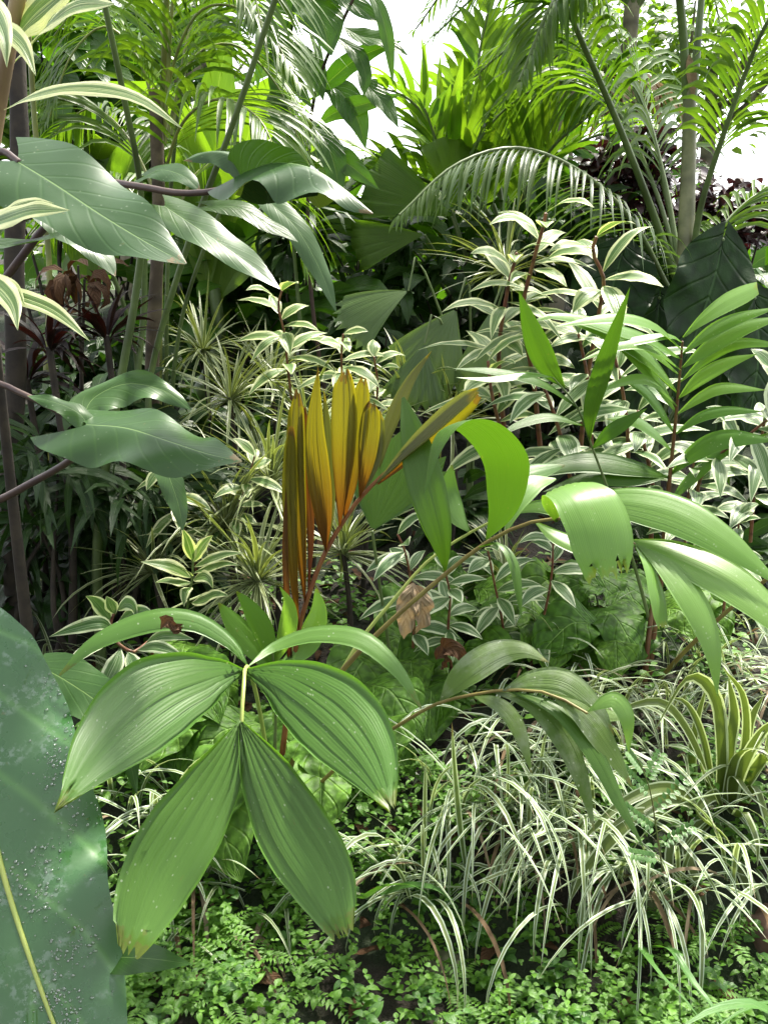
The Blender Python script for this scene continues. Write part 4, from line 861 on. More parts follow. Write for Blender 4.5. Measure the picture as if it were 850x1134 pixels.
# bright fan palm against the light
f3 = thing('fan_palm', 'bright backlit fan palm with big pleated blades below the sky gap', 'fan palm', gnd(.6, 5.2))
F3 = [((500, 240, 4.9), (-.75, -.2, .35), 110, 26), ((500, 232, 4.9), (.05, -.2, .95), 80, 34), 
      ((440, 255, 5.1), (-.95, -.2, .1), 100, 20), ((430, 225, 5.4), (-.5, 0, .9), 60, 26), ((470, 260, 4.8), (-.9, -.4, -.1), 90, 22)]
for c, ax, rd, spd in F3:
    p = at(*c)
    b = MB(); b.tube([gnd(.6, 5.2), gnd(.6, 5.2) + np.array([0, 0, .4]), (gnd(.6, 5.2) + p) / 2 + np.array([0, 0, .25]), p], .012, .006, n=14); b.build('petiole', M['rachis_grn'], f3)
    b = MB(); b.fan(p, ax, (random.uniform(-.6, .6), -.9, .35), px(rd, c[2]), R(spd), 5, pleat=.16, cut=1.8, droop=.2, n=9); b.build('blade', M['fanleaf'], f3)

# ------------------------------------------------------------------ feather palms
def fine_frond(parent, pts, L, w, n, mat, rmat='rachis_grn', r=.008, ang=R(55), droop=1.2, lift=.2, t0=.15, both=True, hang=0., end=.35):
    P = catmull(pts, 60); T = nrm(np.gradient(P, axis=0))
    b = MB()
    for i in range(n):
        t = t0 + (1 - t0) * i / (n - 1); k = min(int(t * 59), 59)
        tg = T[k]; S = nrm(np.cross(tg, [0, 0, 1.])); U = np.cross(S, tg)
        sz = math.sin(math.pi * min(.98, .25 + .62 * t)) ** .6 * (1 - (1 - end) * max(0, t - .7) / .3)
        for sd in ((-1, 1) if both else (1,)):
            a = ang * random.uniform(.85, 1.1) * (1 - .35 * t)
            d = nrm(tg * math.cos(a) + S * sd * math.sin(a) + U * lift * random.uniform(.5, 1.5) + np.array([0, 0, -hang]))
            l = L * sz * random.uniform(.85, 1.1); p = P[k]; path = [p]; dr = droop * random.uniform(.6, 1.3)
            for j in range(5):
                dd = nrm(d + np.array([0, 0, -1.]) * dr * ((j + .5) / 5) ** 1.5); p = p + dd * l / 5; path.append(p)
            b.leaf(path, w * random.uniform(.8, 1.2), 'lance', up=U + np.array([0, -.3, 0]), n=6, m=1, fold=.35)
    fr = b.build('frond', M[mat], parent)
    c = MB(); c.tube(pts, r, r * .35, n=26, k=7); c.build('rachis', M[rmat], fr)
    return fr

fp = thing('feather_palm', 'tall feather palm with pale slim trunk and long arching fronds at right', 'palm', gnd(at(757, 360, 4.3)[0], 4.3))
g = gnd(at(757, 360, 4.3)[0], 4.3)
b = MB(); b.tube([g - np.array([0, 0, .1]), at(757, 420, 4.3), at(757, 350, 4.3), at(759, 290, 4.3)], .042, .037, n=14, k=12); b.build('trunk', M['trunk'], fp)
b = MB(); b.tube(pp([(758, 300, 4.3), (760, 230, 4.3), (762, 170, 4.3), (763, 95, 4.3)]), .038, .026, n=14, k=12); b.build('crownshaft', M['crownshaft'], fp)
b = MB(); b.leaf(pp([(752, 300, 4.25), (754, 330, 4.24), (757, 362, 4.24)]), .03, 'strap', up=(0, -1, 0), n=8, m=3, arch=-.4); b.build('dry_sheath', M['fibre'], fp); b = MB(); b.leaf(pp([(762, 60, 4.26), (766, 90, 4.25), (767, 110, 4.25)]), .022, 'ovate', up=(0, -1, 0), n=8, m=3); b.build('dry_sheath', M['fibre'], fp)
fine_frond(fp, pp([(752, 320, 4.28), (722, 235, 4.2), (685, 140, 4.0), (650, 60, 3.8), (615, -10, 3.6), (560, -40, 3.4), (500, -20, 3.3)]), .42, .011, 40, 'fine', r=.018, t0=.45, droop=2.2, rmat='cane_grn')
fine_frond(fp, pp([(765, 300, 4.28), (775, 230, 4.22), (800, 150, 4.1), (825, 80, 4.0), (852, 20, 3.9), (900, -30, 3.8)]), .4, .011, 34, 'fine', r=.016, t0=.42, droop=1.8, rmat='cane_grn')
fine_frond(fp, pp([(760, 110, 4.3), (754, 20, 4.25), (740, -60, 4.1), (690, -80, 3.9), (620, -10, 3.7), (575, 90, 3.55)]), .45, .012, 46, 'fine', r=.02, t0=.4, droop=2.0, rmat='cane_grn')
fine_frond(fp, pp([(766, 110, 4.3), (775, 10, 4.3), (782, -80, 4.25), (800, -140, 4.2)]), .4, .011, 20, 'fine', r=.02, t0=.5, rmat='cane_grn')
fine_frond(fp, pp([(753, 345, 4.28), (735, 310, 4.2), (700, 245, 4.1), (645, 192, 3.95), (575, 164, 3.8), (505, 182, 3.65), (442, 238, 3.5)]), .42, .0075, 62, 'fine_pale', r=.012, t0=.12, droop=2.0, hang=.5)
fine_frond(fp, pp([(755, 320, 4.32), (735, 200, 4.5), (700, 90, 4.6), (640, 40, 4.7), (570, 50, 4.8), (520, 90, 4.9)]), .5, .012, 44, 'fine', r=.014, t0=.3, droop=2.2)
fine_frond(fp, pp([(757, 320, 4.35), (800, 250, 4.5), (850, 210, 4.6), (900, 220, 4.7)]), .4, .011, 30, 'fine', r=.012, t0=.25, droop=1.6)

ar = thing('cane_palm', 'clumping cane palm with yellow ringed canes and fine drooping fronds at upper left', 'palm', gnd(-1.0, 3.9))
gb = gnd(-1.0, 3.9)
canes = [
 ([(176, 470, 3.9), (177, 330, 3.8), (178, 190, 3.7), (182, 60, 3.6), (186, -30, 3.5)], .013, 'cane_yel'), ([(165, 480, 3.2), (170, 400, 3.2), (210, 265, 3.1), (255, 145, 2.95), (306, -5, 2.8)], .0105, 'cane_grn'),
 ([(150, 470, 3.4), (160, 330, 3.4), (156, 210, 3.3), (138, 110, 3.15), (113, -10, 3.0)], .011, 'cane_grn'), ([(185, 470, 3.9), (185, 330, 3.85), (190, 200, 3.8), (205, 60, 3.7)], .009, 'cane_grn'),
 ([(190, 470, 3.6), (200, 360, 3.55), (228, 270, 3.45), (252, 220, 3.4)], .008, 'cane_grn'), ([(155, 470, 3.4), (150, 390, 3.4), (138, 340, 3.35), (120, 290, 3.3)], .009, 'cane_grn'),
 ([(50, 480, 3.6), (55, 300, 3.6), (40, 150, 3.55), (30, 0, 3.5)], .011, 'cane_yel')]
for P, r, m in canes:
    W = pp(P); q = gnd(W[0][0], W[0][1])
    b = MB(); b.tube([q] + W, r * 1.15, r * .8, n=26, k=9); b.build('cane', M[m], ar)
AF = [
 [(178, 190, 3.7), (190, 80, 3.6), (225, 10, 3.5), (285, 20, 3.4), (330, 90, 3.3)], [(182, 160, 3.7), (210, 70, 3.75), (260, 50, 3.8), (310, 100, 3.8), (335, 170, 3.8)],
 [(178, 180, 3.7), (160, 80, 3.7), (120, 30, 3.7), (80, 60, 3.65), (55, 130, 3.6)], [(185, 150, 3.8), (180, 40, 3.9), (150, -20, 4.0), (100, -10, 4.0), (60, 40, 4.0)],
 [(190, 150, 3.8), (215, 20, 3.9), (270, -30, 4.0), (330, 0, 4.1), (350, 60, 4.1)], [(178, 210, 3.7), (200, 140, 3.5), (240, 110, 3.35), (285, 130, 3.2), (310, 180, 3.1)],
 [(175, 220, 3.7), (140, 150, 3.8), (100, 120, 3.9), (60, 150, 4.0)], [(185, 100, 3.6), (195, -20, 3.5), (225, -60, 3.4), (270, -40, 3.3), (290, 30, 3.2)],
 [(190, 250, 3.9), (220, 190, 4.0), (270, 180, 4.1), (320, 230, 4.2), (340, 300, 4.2)], [(175, 250, 3.9), (130, 200, 4.0), (90, 210, 4.1), (50, 270, 4.2)]]
for P in AF: fine_frond(ar, pp(P), .42, .0095, 34, 'fine', r=.007, t0=.2, droop=1.5, rmat='cane_yel')

bp = thing('broad_palm', 'backlit palm with long upright broad yellow green leaflets under the sky gap', 'palm', gnd(.75, 5.8))
b = MB(); b.tube([gnd(.75, 5.8), at(560, 330, 5.8), at(560, 260, 5.75)], .06, .04, n=12, k=10); b.build('trunk', M['trunk'], bp)
for P in ([(560, 265, 5.75), (555, 180, 5.6), (590, 110, 5.4), (650, 60, 5.2)], [(560, 265, 5.75), (530, 180, 5.7), (520, 120, 5.6), (540, 70, 5.5)], [(560, 265, 5.75), (600, 190, 5.7), (660, 150, 5.6), (720, 150, 5.5)], [(560, 265, 5.3), (525, 215, 5.15), (490, 170, 5.0), (470, 120, 4.9)], [(560, 265, 5.3), (580, 215, 5.15), (610, 165, 5.0), (650, 130, 4.9)], [(560, 265, 5.75), (490, 210, 5.5), (430, 190, 5.3), (380, 215, 5.1)], [(560, 265, 5.5), (500, 170, 5.4), (455, 112, 5.3), (415, 95, 5.2)], [(560, 265, 5.6), (545, 150, 5.5), (530, 75, 5.4), (540, 15, 5.3)], [(560, 265, 5.75), (500, 200, 5.9), (470, 150, 6.0), (475, 110, 6.0)]):
    fine_frond(bp, pp(P), .5, .034, 15, 'bright', r=.014, t0=.25, droop=.7, ang=R(42), lift=.45)

# ------------------------------------------------------------------ tall ginger against the sky
tg = thing('tall_ginger', 'tall leafy cane with hanging broad leaves silhouetted against the white sky', 'ginger plant', gnd(-.2, 4.4))
b = MB(); b.tube([gnd(-.2, 4.4), at(345, 330, 4.3), at(342, 170, 4.2), at(350, 100, 4.1), at(372, 40, 4.0), at(405, -30, 3.9)], .011, .006, n=26); b.build('stem', M['petiole_dark'], tg)
b = MB(); b.tube([gnd(-.3, 4.3), at(330, 330, 4.3), at(318, 150, 4.2), at(322, 40, 4.1), at(335, -40, 4.0)], .010, .006, n=26); b.build('stem', M['cane_grn'], tg)
custom_leaves(tg, [([(330, -15, 4.0), (345, 0, 3.98), (358, 28, 3.95), (367, 62, 3.93)], 26), ([(345, 110, 4.1), (370, 85, 4.05), (400, 62, 4.0), (445, 45, 3.95)], 12),
    ([(322, 45, 4.1), (335, 60, 4.08), (350, 80, 4.05), (358, 112, 4.03)], 13), ([(346, 120, 4.15), (322, 90, 4.15), (312, 95, 4.12), (300, 130, 4.1)], 10),
    ([(350, 140, 4.1), (370, 125, 4.05), (400, 116, 4.0), (445, 104, 3.95)], 11), ([(395, 80, 4.0), (412, 100, 3.97), (428, 118, 3.95), (441, 142, 3.92)], 12),
    ([(320, 90, 4.1), (310, 110, 4.05), (318, 135, 4.0), (344, 165, 3.97)], 16), ([(372, 40, 4.0), (395, 60, 3.96), (405, 85, 3.94), (402, 108, 3.92)], 9),
    ([(322, 60, 4.2), (300, 40, 4.25), (290, 60, 4.25), (285, 100, 4.25)], 12), ([(345, 160, 4.2), (330, 150, 4.2), (310, 160, 4.2), (295, 190, 4.2)], 14),
    ([(400, -20, 3.95), (420, 10, 3.9), (430, 50, 3.88), (435, 95, 3.87)], 8), ([(318, 150, 4.2), (335, 140, 4.25), (360, 150, 4.25), (385, 170, 4.25)], 12),
    ([(335, -20, 4.05), (318, 0, 4.05), (306, 30, 4.05), (300, 70, 4.05)], 12), ([(342, 170, 4.2), (365, 170, 4.15), (390, 185, 4.1), (420, 210, 4.1)], 14), ([(322, 20, 4.1), (312, 60, 4.08), (314, 110, 4.05), (322, 150, 4.03)], 15), ([(380, 30, 4.0), (400, 40, 3.97), (425, 45, 3.94), (452, 62, 3.92)], 12), ([(352, 95, 4.1), (375, 100, 4.05), (395, 130, 4.0), (405, 165, 3.97)], 16), ([(340, -20, 4.0), (372, -10, 3.97), (400, 10, 3.95), (425, 30, 3.93)], 14), ([(346, 140, 4.15), (362, 160, 4.1), (372, 190, 4.08), (376, 220, 4.06)], 15)], 'mid', wav=.12, up=(.2, -.9, .4))

fine_frond(fp, pp([(757, 310, 4.4), (730, 190, 4.7), (690, 70, 5.0), (630, -10, 5.2), (550, -20, 5.4), (480, 40, 5.5)]), .62, .012, 50, 'fine', r=.014, t0=.35, droop=2.3)
fine_frond(fp, pp([(757, 320, 4.4), (725, 210, 4.6), (680, 120, 4.7), (620, 90, 4.8), (560, 120, 4.9), (520, 170, 4.9)]), .5, .012, 40, 'fine', r=.012, t0=.3, droop=2.0)

# ------------------------------------------------------------------ dark quilted leaves by the palm trunk
dq = thing('elephant_ear', 'very dark quilted elephant ear leaves behind the pale palm trunk', 'elephant ear', gnd(1.15, 4.0))
for P, w in (([(800, 265, 3.9), (790, 310, 3.85), (770, 370, 3.8), (745, 440, 3.75)], 46), ([(690, 275, 4.1), (680, 310, 4.05), (670, 350, 4.0), (655, 400, 3.95)], 45), ([(835, 330, 4.0), (840, 380, 3.95), (835, 430, 3.9), (825, 480, 3.85)], 50),
             ([(730, 330, 4.2), (725, 380, 4.15), (715, 420, 4.1), (700, 470, 4.05)], 50), ([(800, 400, 4.1), (795, 440, 4.08), (790, 490, 4.05), (780, 540, 4.0)], 50)):
    W = pp(P); b = MB(); b.tube([gnd(1.15, 4.0), gnd(1.15, 4.05) + np.array([0, 0, .4]), W[0] + np.array([0, .1, -.1]), W[0]], .013, .008, n=12); b.build('petiole', M['cane_grn'], dq)
    b = MB(); b.leaf(W, px(w, P[1][2]), 'ovate', up=(random.uniform(-.3, .3), -.85, .5), n=24, m=6, fold=.1, wav=.2, sweep=.12); b.build('leaf', M['quilt_dark'], dq)
# ------------------------------------------------------------------ shrubs and trees behind
def leafcloud(b, c, rad, n, L, W, pr='lance', droop=.8, nn=4, m=1, fold=.2, ups=(0, -.35, .8), shell=.45):
    c = np.array(c, float); rad = np.array(rad, float)
    k = max(3, n // 22)
    cc = [nrm(rng.normal(size=3)) * random.uniform(shell, 1) for _ in range(k)]
    for i in range(n):
        q = cc[i % k] + rng.normal(size=3) * .22
        p = c + q * rad
        a = math.atan2(q[1], q[0]) + random.gauss(0, .8)
        l = L * random.uniform(.6, 1.2)
        path = arc(p, a, random.uniform(-.5, .9), l, droop * random.uniform(.5, 1.6), n=nn)
        b.leaf(path, W * random.uniform(.75, 1.2), pr, up=nrm(np.array(ups) + rng.normal(size=3) * .35), n=nn, m=m, fold=fold)

def shrub(name, label, cat, px_, py_, Y, rx, ry, n, L, W, mat, pr='lance', droop=.8, stem='trunk_dark', group=None, nst=4, foliage='foliage', shell=.35, ryd=None, **kw):
    c = at(px_, py_, Y); g = gnd(c[0], c[1]); rad = (px(rx, Y), px(ryd or rx, Y) * .8, px(ry, Y))
    t = thing(name, label, cat, g, group)
    b = MB()
    for i in range(nst):
        e = c + nrm(rng.normal(size=3)) * np.array(rad) * .75
        b.tube([g + np.array([random.uniform(-.08, .08), random.uniform(-.08, .08), -.05]), (g * .5 + c * .5) + rng.normal(size=3) * .06, e], .012, .004, n=9, k=6, knot=.2)
    b.build('stem', M[stem], t)
    b = MB(); leafcloud(b, c, rad, n, L, W, pr, droop, shell=shell, **kw); b.build(foliage, M[mat], t)
    return t

# left trunks and dark understory
tr = thing('tree', 'dark mossy tree trunk at the left edge behind the petioles', 'tree', gnd(at(12, 600, 3.0)[0], 3.0))
g = gnd(at(12, 600, 3.0)[0], 3.0)
b = MB(); b.tube([g - np.array([0, 0, .1]), at(12, 560, 3.0), at(18, 420, 3.02), at(16, 280, 3.04), at(22, 150, 3.06), at(10, -80, 3.1)], .034, .024, n=24, k=12, knot=.12); b.build('trunk', M['trunk_dark'], tr)
tr = thing('tree', 'slim brown trunk standing behind the diagonal green canes', 'tree', gnd(at(170, 430, 3.6)[0], 3.6))
g = gnd(at(170, 430, 3.6)[0], 3.6)
b = MB(); b.tube([g - np.array([0, 0, .1]), at(169, 440, 3.6), at(172, 330, 3.6), at(176, 240, 3.62), at(172, 100, 3.65)], .028, .022, n=20, k=10, knot=.1); b.build('trunk', M['trunk_brown'], tr)

for x, y, Y, lab in ((55, 385, 2.9, 'dark red cordyline with strap leaves under the upper left philodendron'), (118, 372, 3.1, 'dark red cordyline with a few orange leaves beside the slim brown trunk'), (30, 420, 3.2, 'dark cordyline in front of the mossy trunk')):
    p = at(x, y, Y); g = gnd(p[0], p[1]); t = thing('cordyline', lab, 'cordyline', g, 'dark red cordylines')
    b = MB(); b.tube([g, (g + p) / 2 + np.array([.03, 0, 0]), p], .014, .01, n=10, k=7, knot=.2); b.build('stem', M['trunk_dark'], t)
    blades(p, 34, .23, .014, 'cordy', 'blades', '', '', el=(R(-10), R(80)), droop=(.3, 1.5), spread=.015, nn=7, pr='lance', parent=t)
shrub('dried_fronds', 'bunch of dry brown leaves hanging under the upper left philodendron', 'dead leaves', 85, 305, 3.3, 30, 14, 24, .16, .022, 'dead_dark', droop=2.2, nst=2, foliage='leaves')

DK = 'dark shade plants under the left canopy'
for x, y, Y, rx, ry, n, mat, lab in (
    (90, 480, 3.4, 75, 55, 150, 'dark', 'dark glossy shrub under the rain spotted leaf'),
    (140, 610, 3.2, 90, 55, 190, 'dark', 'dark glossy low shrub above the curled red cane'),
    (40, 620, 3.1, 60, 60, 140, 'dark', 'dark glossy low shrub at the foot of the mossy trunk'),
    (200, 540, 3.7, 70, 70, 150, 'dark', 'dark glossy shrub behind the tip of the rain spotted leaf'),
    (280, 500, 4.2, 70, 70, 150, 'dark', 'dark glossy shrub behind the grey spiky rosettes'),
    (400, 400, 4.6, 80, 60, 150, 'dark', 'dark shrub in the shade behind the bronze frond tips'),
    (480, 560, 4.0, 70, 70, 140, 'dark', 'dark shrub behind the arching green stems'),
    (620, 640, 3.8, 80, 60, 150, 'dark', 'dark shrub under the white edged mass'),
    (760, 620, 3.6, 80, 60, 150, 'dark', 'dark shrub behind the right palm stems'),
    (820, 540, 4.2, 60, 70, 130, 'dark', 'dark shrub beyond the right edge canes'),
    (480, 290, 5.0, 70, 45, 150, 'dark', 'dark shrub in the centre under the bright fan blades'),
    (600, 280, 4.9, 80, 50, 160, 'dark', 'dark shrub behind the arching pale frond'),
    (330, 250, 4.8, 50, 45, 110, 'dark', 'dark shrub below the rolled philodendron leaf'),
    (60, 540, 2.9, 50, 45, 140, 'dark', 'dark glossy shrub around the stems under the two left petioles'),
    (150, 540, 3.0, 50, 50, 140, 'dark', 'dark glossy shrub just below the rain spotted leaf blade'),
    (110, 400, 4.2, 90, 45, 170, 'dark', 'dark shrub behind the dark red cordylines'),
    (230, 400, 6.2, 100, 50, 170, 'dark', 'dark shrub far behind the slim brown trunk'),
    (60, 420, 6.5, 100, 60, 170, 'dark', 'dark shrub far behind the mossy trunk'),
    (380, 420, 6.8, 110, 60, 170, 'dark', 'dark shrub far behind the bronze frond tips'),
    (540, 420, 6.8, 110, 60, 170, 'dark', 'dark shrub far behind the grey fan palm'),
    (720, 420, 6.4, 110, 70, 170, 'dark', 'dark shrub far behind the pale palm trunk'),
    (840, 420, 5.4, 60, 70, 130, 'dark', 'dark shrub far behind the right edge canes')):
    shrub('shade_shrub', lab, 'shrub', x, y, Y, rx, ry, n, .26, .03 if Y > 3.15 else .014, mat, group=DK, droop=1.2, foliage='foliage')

MD = 'mid green shrubs further back'
for x, y, Y, rx, ry, n, L, W, mat, lab in (
    (110, 540, 5.2, 90, 80, 110, .28, .06, 'bright', 'sunlit shrub showing through the dark gap at left'),
    (250, 330, 5.0, 90, 60, 170, .3, .06, 'mid', 'mid green shrub behind the leaning grey green leaves'),
    (130, 200, 5.2, 110, 90, 170, .42, .075, 'bright', 'broad leaved bright shrub behind the cane palm at left'),
    (240, 170, 5.6, 60, 70, 80, .42, .085, 'bright', 'broad leaved bright shrub left of the tall ginger'),
    (40, 90, 5.0, 80, 110, 150, .4, .07, 'mid', 'tall mid green shrub behind the cream banded ginger'),
    (380, 300, 5.6, 90, 60, 170, .3, .06, 'mid', 'mid green shrub between the fan palm and the spiky plants'),
    (420, 250, 6.4, 80, 35, 110, .36, .07, 'bright', 'bright shrub below the white sky gap'),
    (560, 210, 6.6, 110, 60, 200, .36, .06, 'mid', 'mid green shrub behind the bright fan palm'),
    (700, 260, 5.4, 90, 60, 180, .3, .06, 'mid', 'mid green shrub behind the arching frond at right'),
    (810, 300, 5.6, 80, 70, 180, .3, .06, 'mid', 'mid green shrub at the right edge behind the palm trunk'),
    (200, 440, 5.6, 120, 80, 150, .3, .06, 'mid', 'mid green shrub deep behind the spiky rosettes'),
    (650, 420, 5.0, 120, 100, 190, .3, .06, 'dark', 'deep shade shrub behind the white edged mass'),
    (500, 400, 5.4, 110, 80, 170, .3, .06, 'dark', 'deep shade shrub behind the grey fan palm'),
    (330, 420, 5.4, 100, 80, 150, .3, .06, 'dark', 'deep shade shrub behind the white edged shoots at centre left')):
    shrub('shrub', lab, 'shrub', x, y, Y, rx, ry, n, L, W, mat, pr='ovate', group=MD, droop=1.0)
shrub('purple_shrub', 'dark purple leaved shrub left of the pale palm trunk', 'shrub', 690, 205, 4.9, 62, 48, 460, .11, .024, 'purple', pr='ovate', nst=6)
shrub('purple_shrub', 'dark purple leaved shrub at the right edge of the sky gap', 'shrub', 815, 240, 5.0, 62, 34, 400, .11, .024, 'purple', pr='ovate', nst=6)

# bright broad leaves behind the cane palm, one by one
hb = thing('banana_plant', 'banana like plant with broad bright leaves glowing behind the cane palm', 'banana plant', gnd(-1.2, 4.9))
for P, w in (([(240, 330, 4.9), (265, 200, 4.8), (285, 120, 4.7), (330, 70, 4.6)], 34), ([(230, 330, 4.9), (215, 190, 4.8), (180, 110, 4.7), (120, 90, 4.6)], 30), ([(235, 330, 4.9), (240, 200, 4.9), (240, 110, 4.9), (255, 30, 4.9)], 34),
             ([(245, 330, 4.9), (290, 250, 4.8), (320, 210, 4.7), (345, 230, 4.6)], 26), ([(100, 330, 5.0), (90, 200, 5.0), (95, 120, 5.0), (80, 40, 5.0)], 34), ([(100, 330, 5.0), (130, 230, 4.9), (150, 170, 4.8), (190, 150, 4.7)], 28)):
    b = MB(); b.leaf(pp(P), px(w, 4.8), 'lance', up=(random.uniform(-.4, .4), -1, .2), n=22, m=4, fold=.2, wav=.15); b.build('leaf', M['bright'], hb)
b = MB(); b.tube([gnd(-1.2, 4.9), at(238, 400, 4.9), at(238, 320, 4.9)], .05, .03, n=10); b.build('stem', M['cane_grn'], hb)

# trees
def tree(label, X, Y, H, R0, crown_c, crown_r, n, L, W, mat, bark='trunk', droop=.8, nl=7, group=None, pr='ovate', shell=.3):
    g = gnd(X, Y); t = thing('tree', label, 'tree', g, group)
    cc = np.array(crown_c, float)
    b = MB(); b.tube([g - np.array([0, 0, .2]), g * .6 + cc * .4 + np.array([.1, 0, 0]), cc], R0, R0 * .5, n=16, k=10, knot=.1)
    for i in range(nl):
        d = nrm(rng.normal(size=3)) * np.array(crown_r); d[2] = abs(d[2]) * .8
        s = g * .35 + cc * .65 if i % 2 else g * .2 + cc * .8
        b.tube([s, (s + cc + d) / 2 + rng.normal(size=3) * .12, cc + d * .95], R0 * .35, R0 * .08, n=9, k=6, knot=.2)
    b.build('trunk', M[bark], t)
    b = MB(); leafcloud(b, cc, crown_r, n, L, W, pr, droop, nn=3, m=1, shell=shell); b.build('crown', M[mat], t)
    return t
def tp(px_, py_, Y, w, h): 
    c = at(px_, py_, Y); return c, (px(w, Y), px(w, Y) * .8, px(h, Y))
TB = 'trees beyond the garden'
for lab, px_, py_, Y, w, h, n, L, W, mat in (
    ('light green airy tree above the sky gap at far right', 790, 60, 9.0, 85, 70, 900, .14, .035, 'bright'),
    ('light green tree left of the pale palm crown', 670, 70, 9.5, 75, 70, 800, .15, .036, 'bright'),
    ('darker leafy tree behind the hanging fronds at top right', 620, 50, 8.0, 45, 60, 200, .22, .05, 'mid'),
    ('tall tree behind the cane palm at upper left', 120, 60, 8.0, 150, 130, 900, .3, .07, 'mid'),
    ('leafy tree left of the white sky gap', 210, 210, 8.5, 80, 80, 420, .3, .07, 'bright'),
    ('far tree filling below the sky gap at centre', 440, 265, 10.0, 110, 45, 700, .3, .07, 'bright'),
    ('far tree behind the bright fan palm', 590, 215, 10.5, 100, 55, 560, .3, .06, 'mid'),
    ('far low tree at the right beyond the purple shrub', 790, 275, 9.0, 130, 42, 700, .26, .06, 'mid'),
    ('far tree behind the mid green shrubs at left', 120, 330, 9.5, 190, 90, 800, .3, .07, 'mid'),
    ('far shaded tree behind the middle of the garden', 420, 380, 9.0, 180, 90, 800, .3, .07, 'mid')):
    c, r = tp(px_, py_, Y, w, h)
    tree(lab, c[0] + random.uniform(-.2, .2), c[1], 3, .09, c, r, n, L, W, mat, group=TB)
far = thing('palm_tree', 'distant palm with a brown skirt of dead fronds left of the pale trunk', 'palm', gnd(at(694, 200, 8)[0], 8))
g = gnd(at(694, 200, 8)[0], 8)
b = MB(); b.tube([g, at(694, 200, 8), at(693, 90, 8), at(700, 0, 8)], .075, .06, n=16, k=10); b.build('trunk', M['trunk'], far)
blades(at(697, 85, 8), 60, .62, .03, 'dead', 'dead_fronds', '', '', el=(R(-60), R(10)), droop=(.6, 1.6), spread=.12, nn=6, pr='lance', parent=far)
for k in range(9):
    a = k * .7 + .3; d = np.array([math.cos(a), math.sin(a) * .8, 0]); s = at(700, 15, 8)
    fine_frond(far, [s, s + d * .6 + np.array([0, 0, .7]), s + d * 1.4 + np.array([0, 0, .8]), s + d * 2.2 + np.array([0, 0, .2])], .55, .02, 26, 'fine', r=.02, droop=1.8)

# ------------------------------------------------------------------ weeds, ferns and litter on the ground
def sprig(b, p, a, h, nl, L, W):
    lean = random.uniform(.1, .7); d = np.array([math.cos(a) * lean, math.sin(a) * lean, 1.]); d = nrm(d)
    for i in range(nl):
        q = p + d * h * (i + 1) / nl; aa = a + i * 1.57 + random.uniform(-.4, .4)
        for sd in (0, math.pi):
            l = L * random.uniform(.7, 1.2) * (1 if i < nl - 1 else .7)
            path = arc(q, aa + sd, random.uniform(-.1, .7), l, random.uniform(.4, 1.2), n=4)
            b.leaf(path, W * random.uniform(.8, 1.2) * l / L, 'ovate', up=(0, -.2, 1), n=4, m=2, fold=.2)
def weedfield(name, label, mat, n, region, L, W, hh, seedfn=None):
    b = MB()
    for _ in range(n):
        x, y = region()
        p = gnd(x, y); sprig(b, p, random.uniform(0, 6.28), random.uniform(*hh), random.choice((2, 3, 3, 4)), L * random.uniform(.6, 1.3), W)
    o = b.build(name, M[mat]); o['kind'] = 'stuff'; tag(o, label, 'weeds'); return o
pat = lambda x, y: .5 + .5 * math.sin(x * 5.1 + 1.3) * math.sin(y * 6.3 + x * 2)
def reg(ylo, yhi, k=0.):
    def f():
        while True:
            x, y = random.uniform(-.85, 1.15), ylo + (yhi - ylo) * random.random() ** 1.3
            if random.random() < .22 + 1.0 * pat(x + k, y) ** 1.3: return x, y
    return f
weedfield('ground_weeds', 'bright green small leaved weeds covering the soil along the bottom', 'weed', 1900, reg(1.45, 2.35), .027, .0068, (.03, .13))
weedfield('blue_green_weeds', 'blue green round leaved weeds mixed along the bottom', 'weed_blue', 260, reg(1.45, 2.2, 2.), .036, .0115, (.02, .09))
weedfield('shade_weeds', 'darker weeds scattered under the grass clumps further up the bank', 'weed', 420, reg(2.2, 3.6, 1.), .04, .013, (.03, .14))
b = MB()
for _ in range(36):
    x, y = random.uniform(-.5, .9), random.uniform(1.5, 2.0)
    p = gnd(x, y) + np.array([0, 0, .02]); a0 = random.uniform(0, 6.28)
    for k in range(random.choice((3, 4, 5))):
        path = catmull(arc(p, a0 + k * 1.3, random.uniform(.4, 1.1), random.uniform(.08, .15), 1.2, n=5), 12)
        T = nrm(np.gradient(path, axis=0))
        for i in range(2, 12):
            S = nrm(np.cross(T[i], [0, 0, 1.]))
            for sd in (-1, 1):
                l = .024 * math.sin(math.pi * (i / 13)) ** .7 * random.uniform(.8, 1.1)
                d = nrm(S * sd + T[i] * .5)
                b.leaf([path[i], path[i] + d * l * .5, path[i] + d * l - np.array([0, 0, l * .15])], .0042, 'ovate', up=(0, 0, 1), n=2, m=1)
o = b.build('fern_weeds', M['weed']); o['kind'] = 'stuff'; tag(o, 'small lacy fern like weeds along the bottom', 'weeds')
b = MB()
for _ in range(750):
    x, y = random.uniform(-1.0, 1.4), random.uniform(1.4, 4.2)
    p = gnd(x, y) + np.array([0, 0, .008]); a = random.uniform(0, 6.28); l = random.uniform(.03, .1)
    b.leaf(arc(p, a, random.uniform(0, .4), l, random.uniform(0, 1.2), n=4), l * .2, 'ovate', up=(random.uniform(-.3, .3), random.uniform(-.3, .3), 1), n=4, m=2, fold=random.uniform(-.3, .6), wav=.3)
o = b.build('leaf_litter', M['dead_dark']); o['kind'] = 'stuff'; tag(o, 'dry brown leaf litter on the dark soil', 'leaf litter')

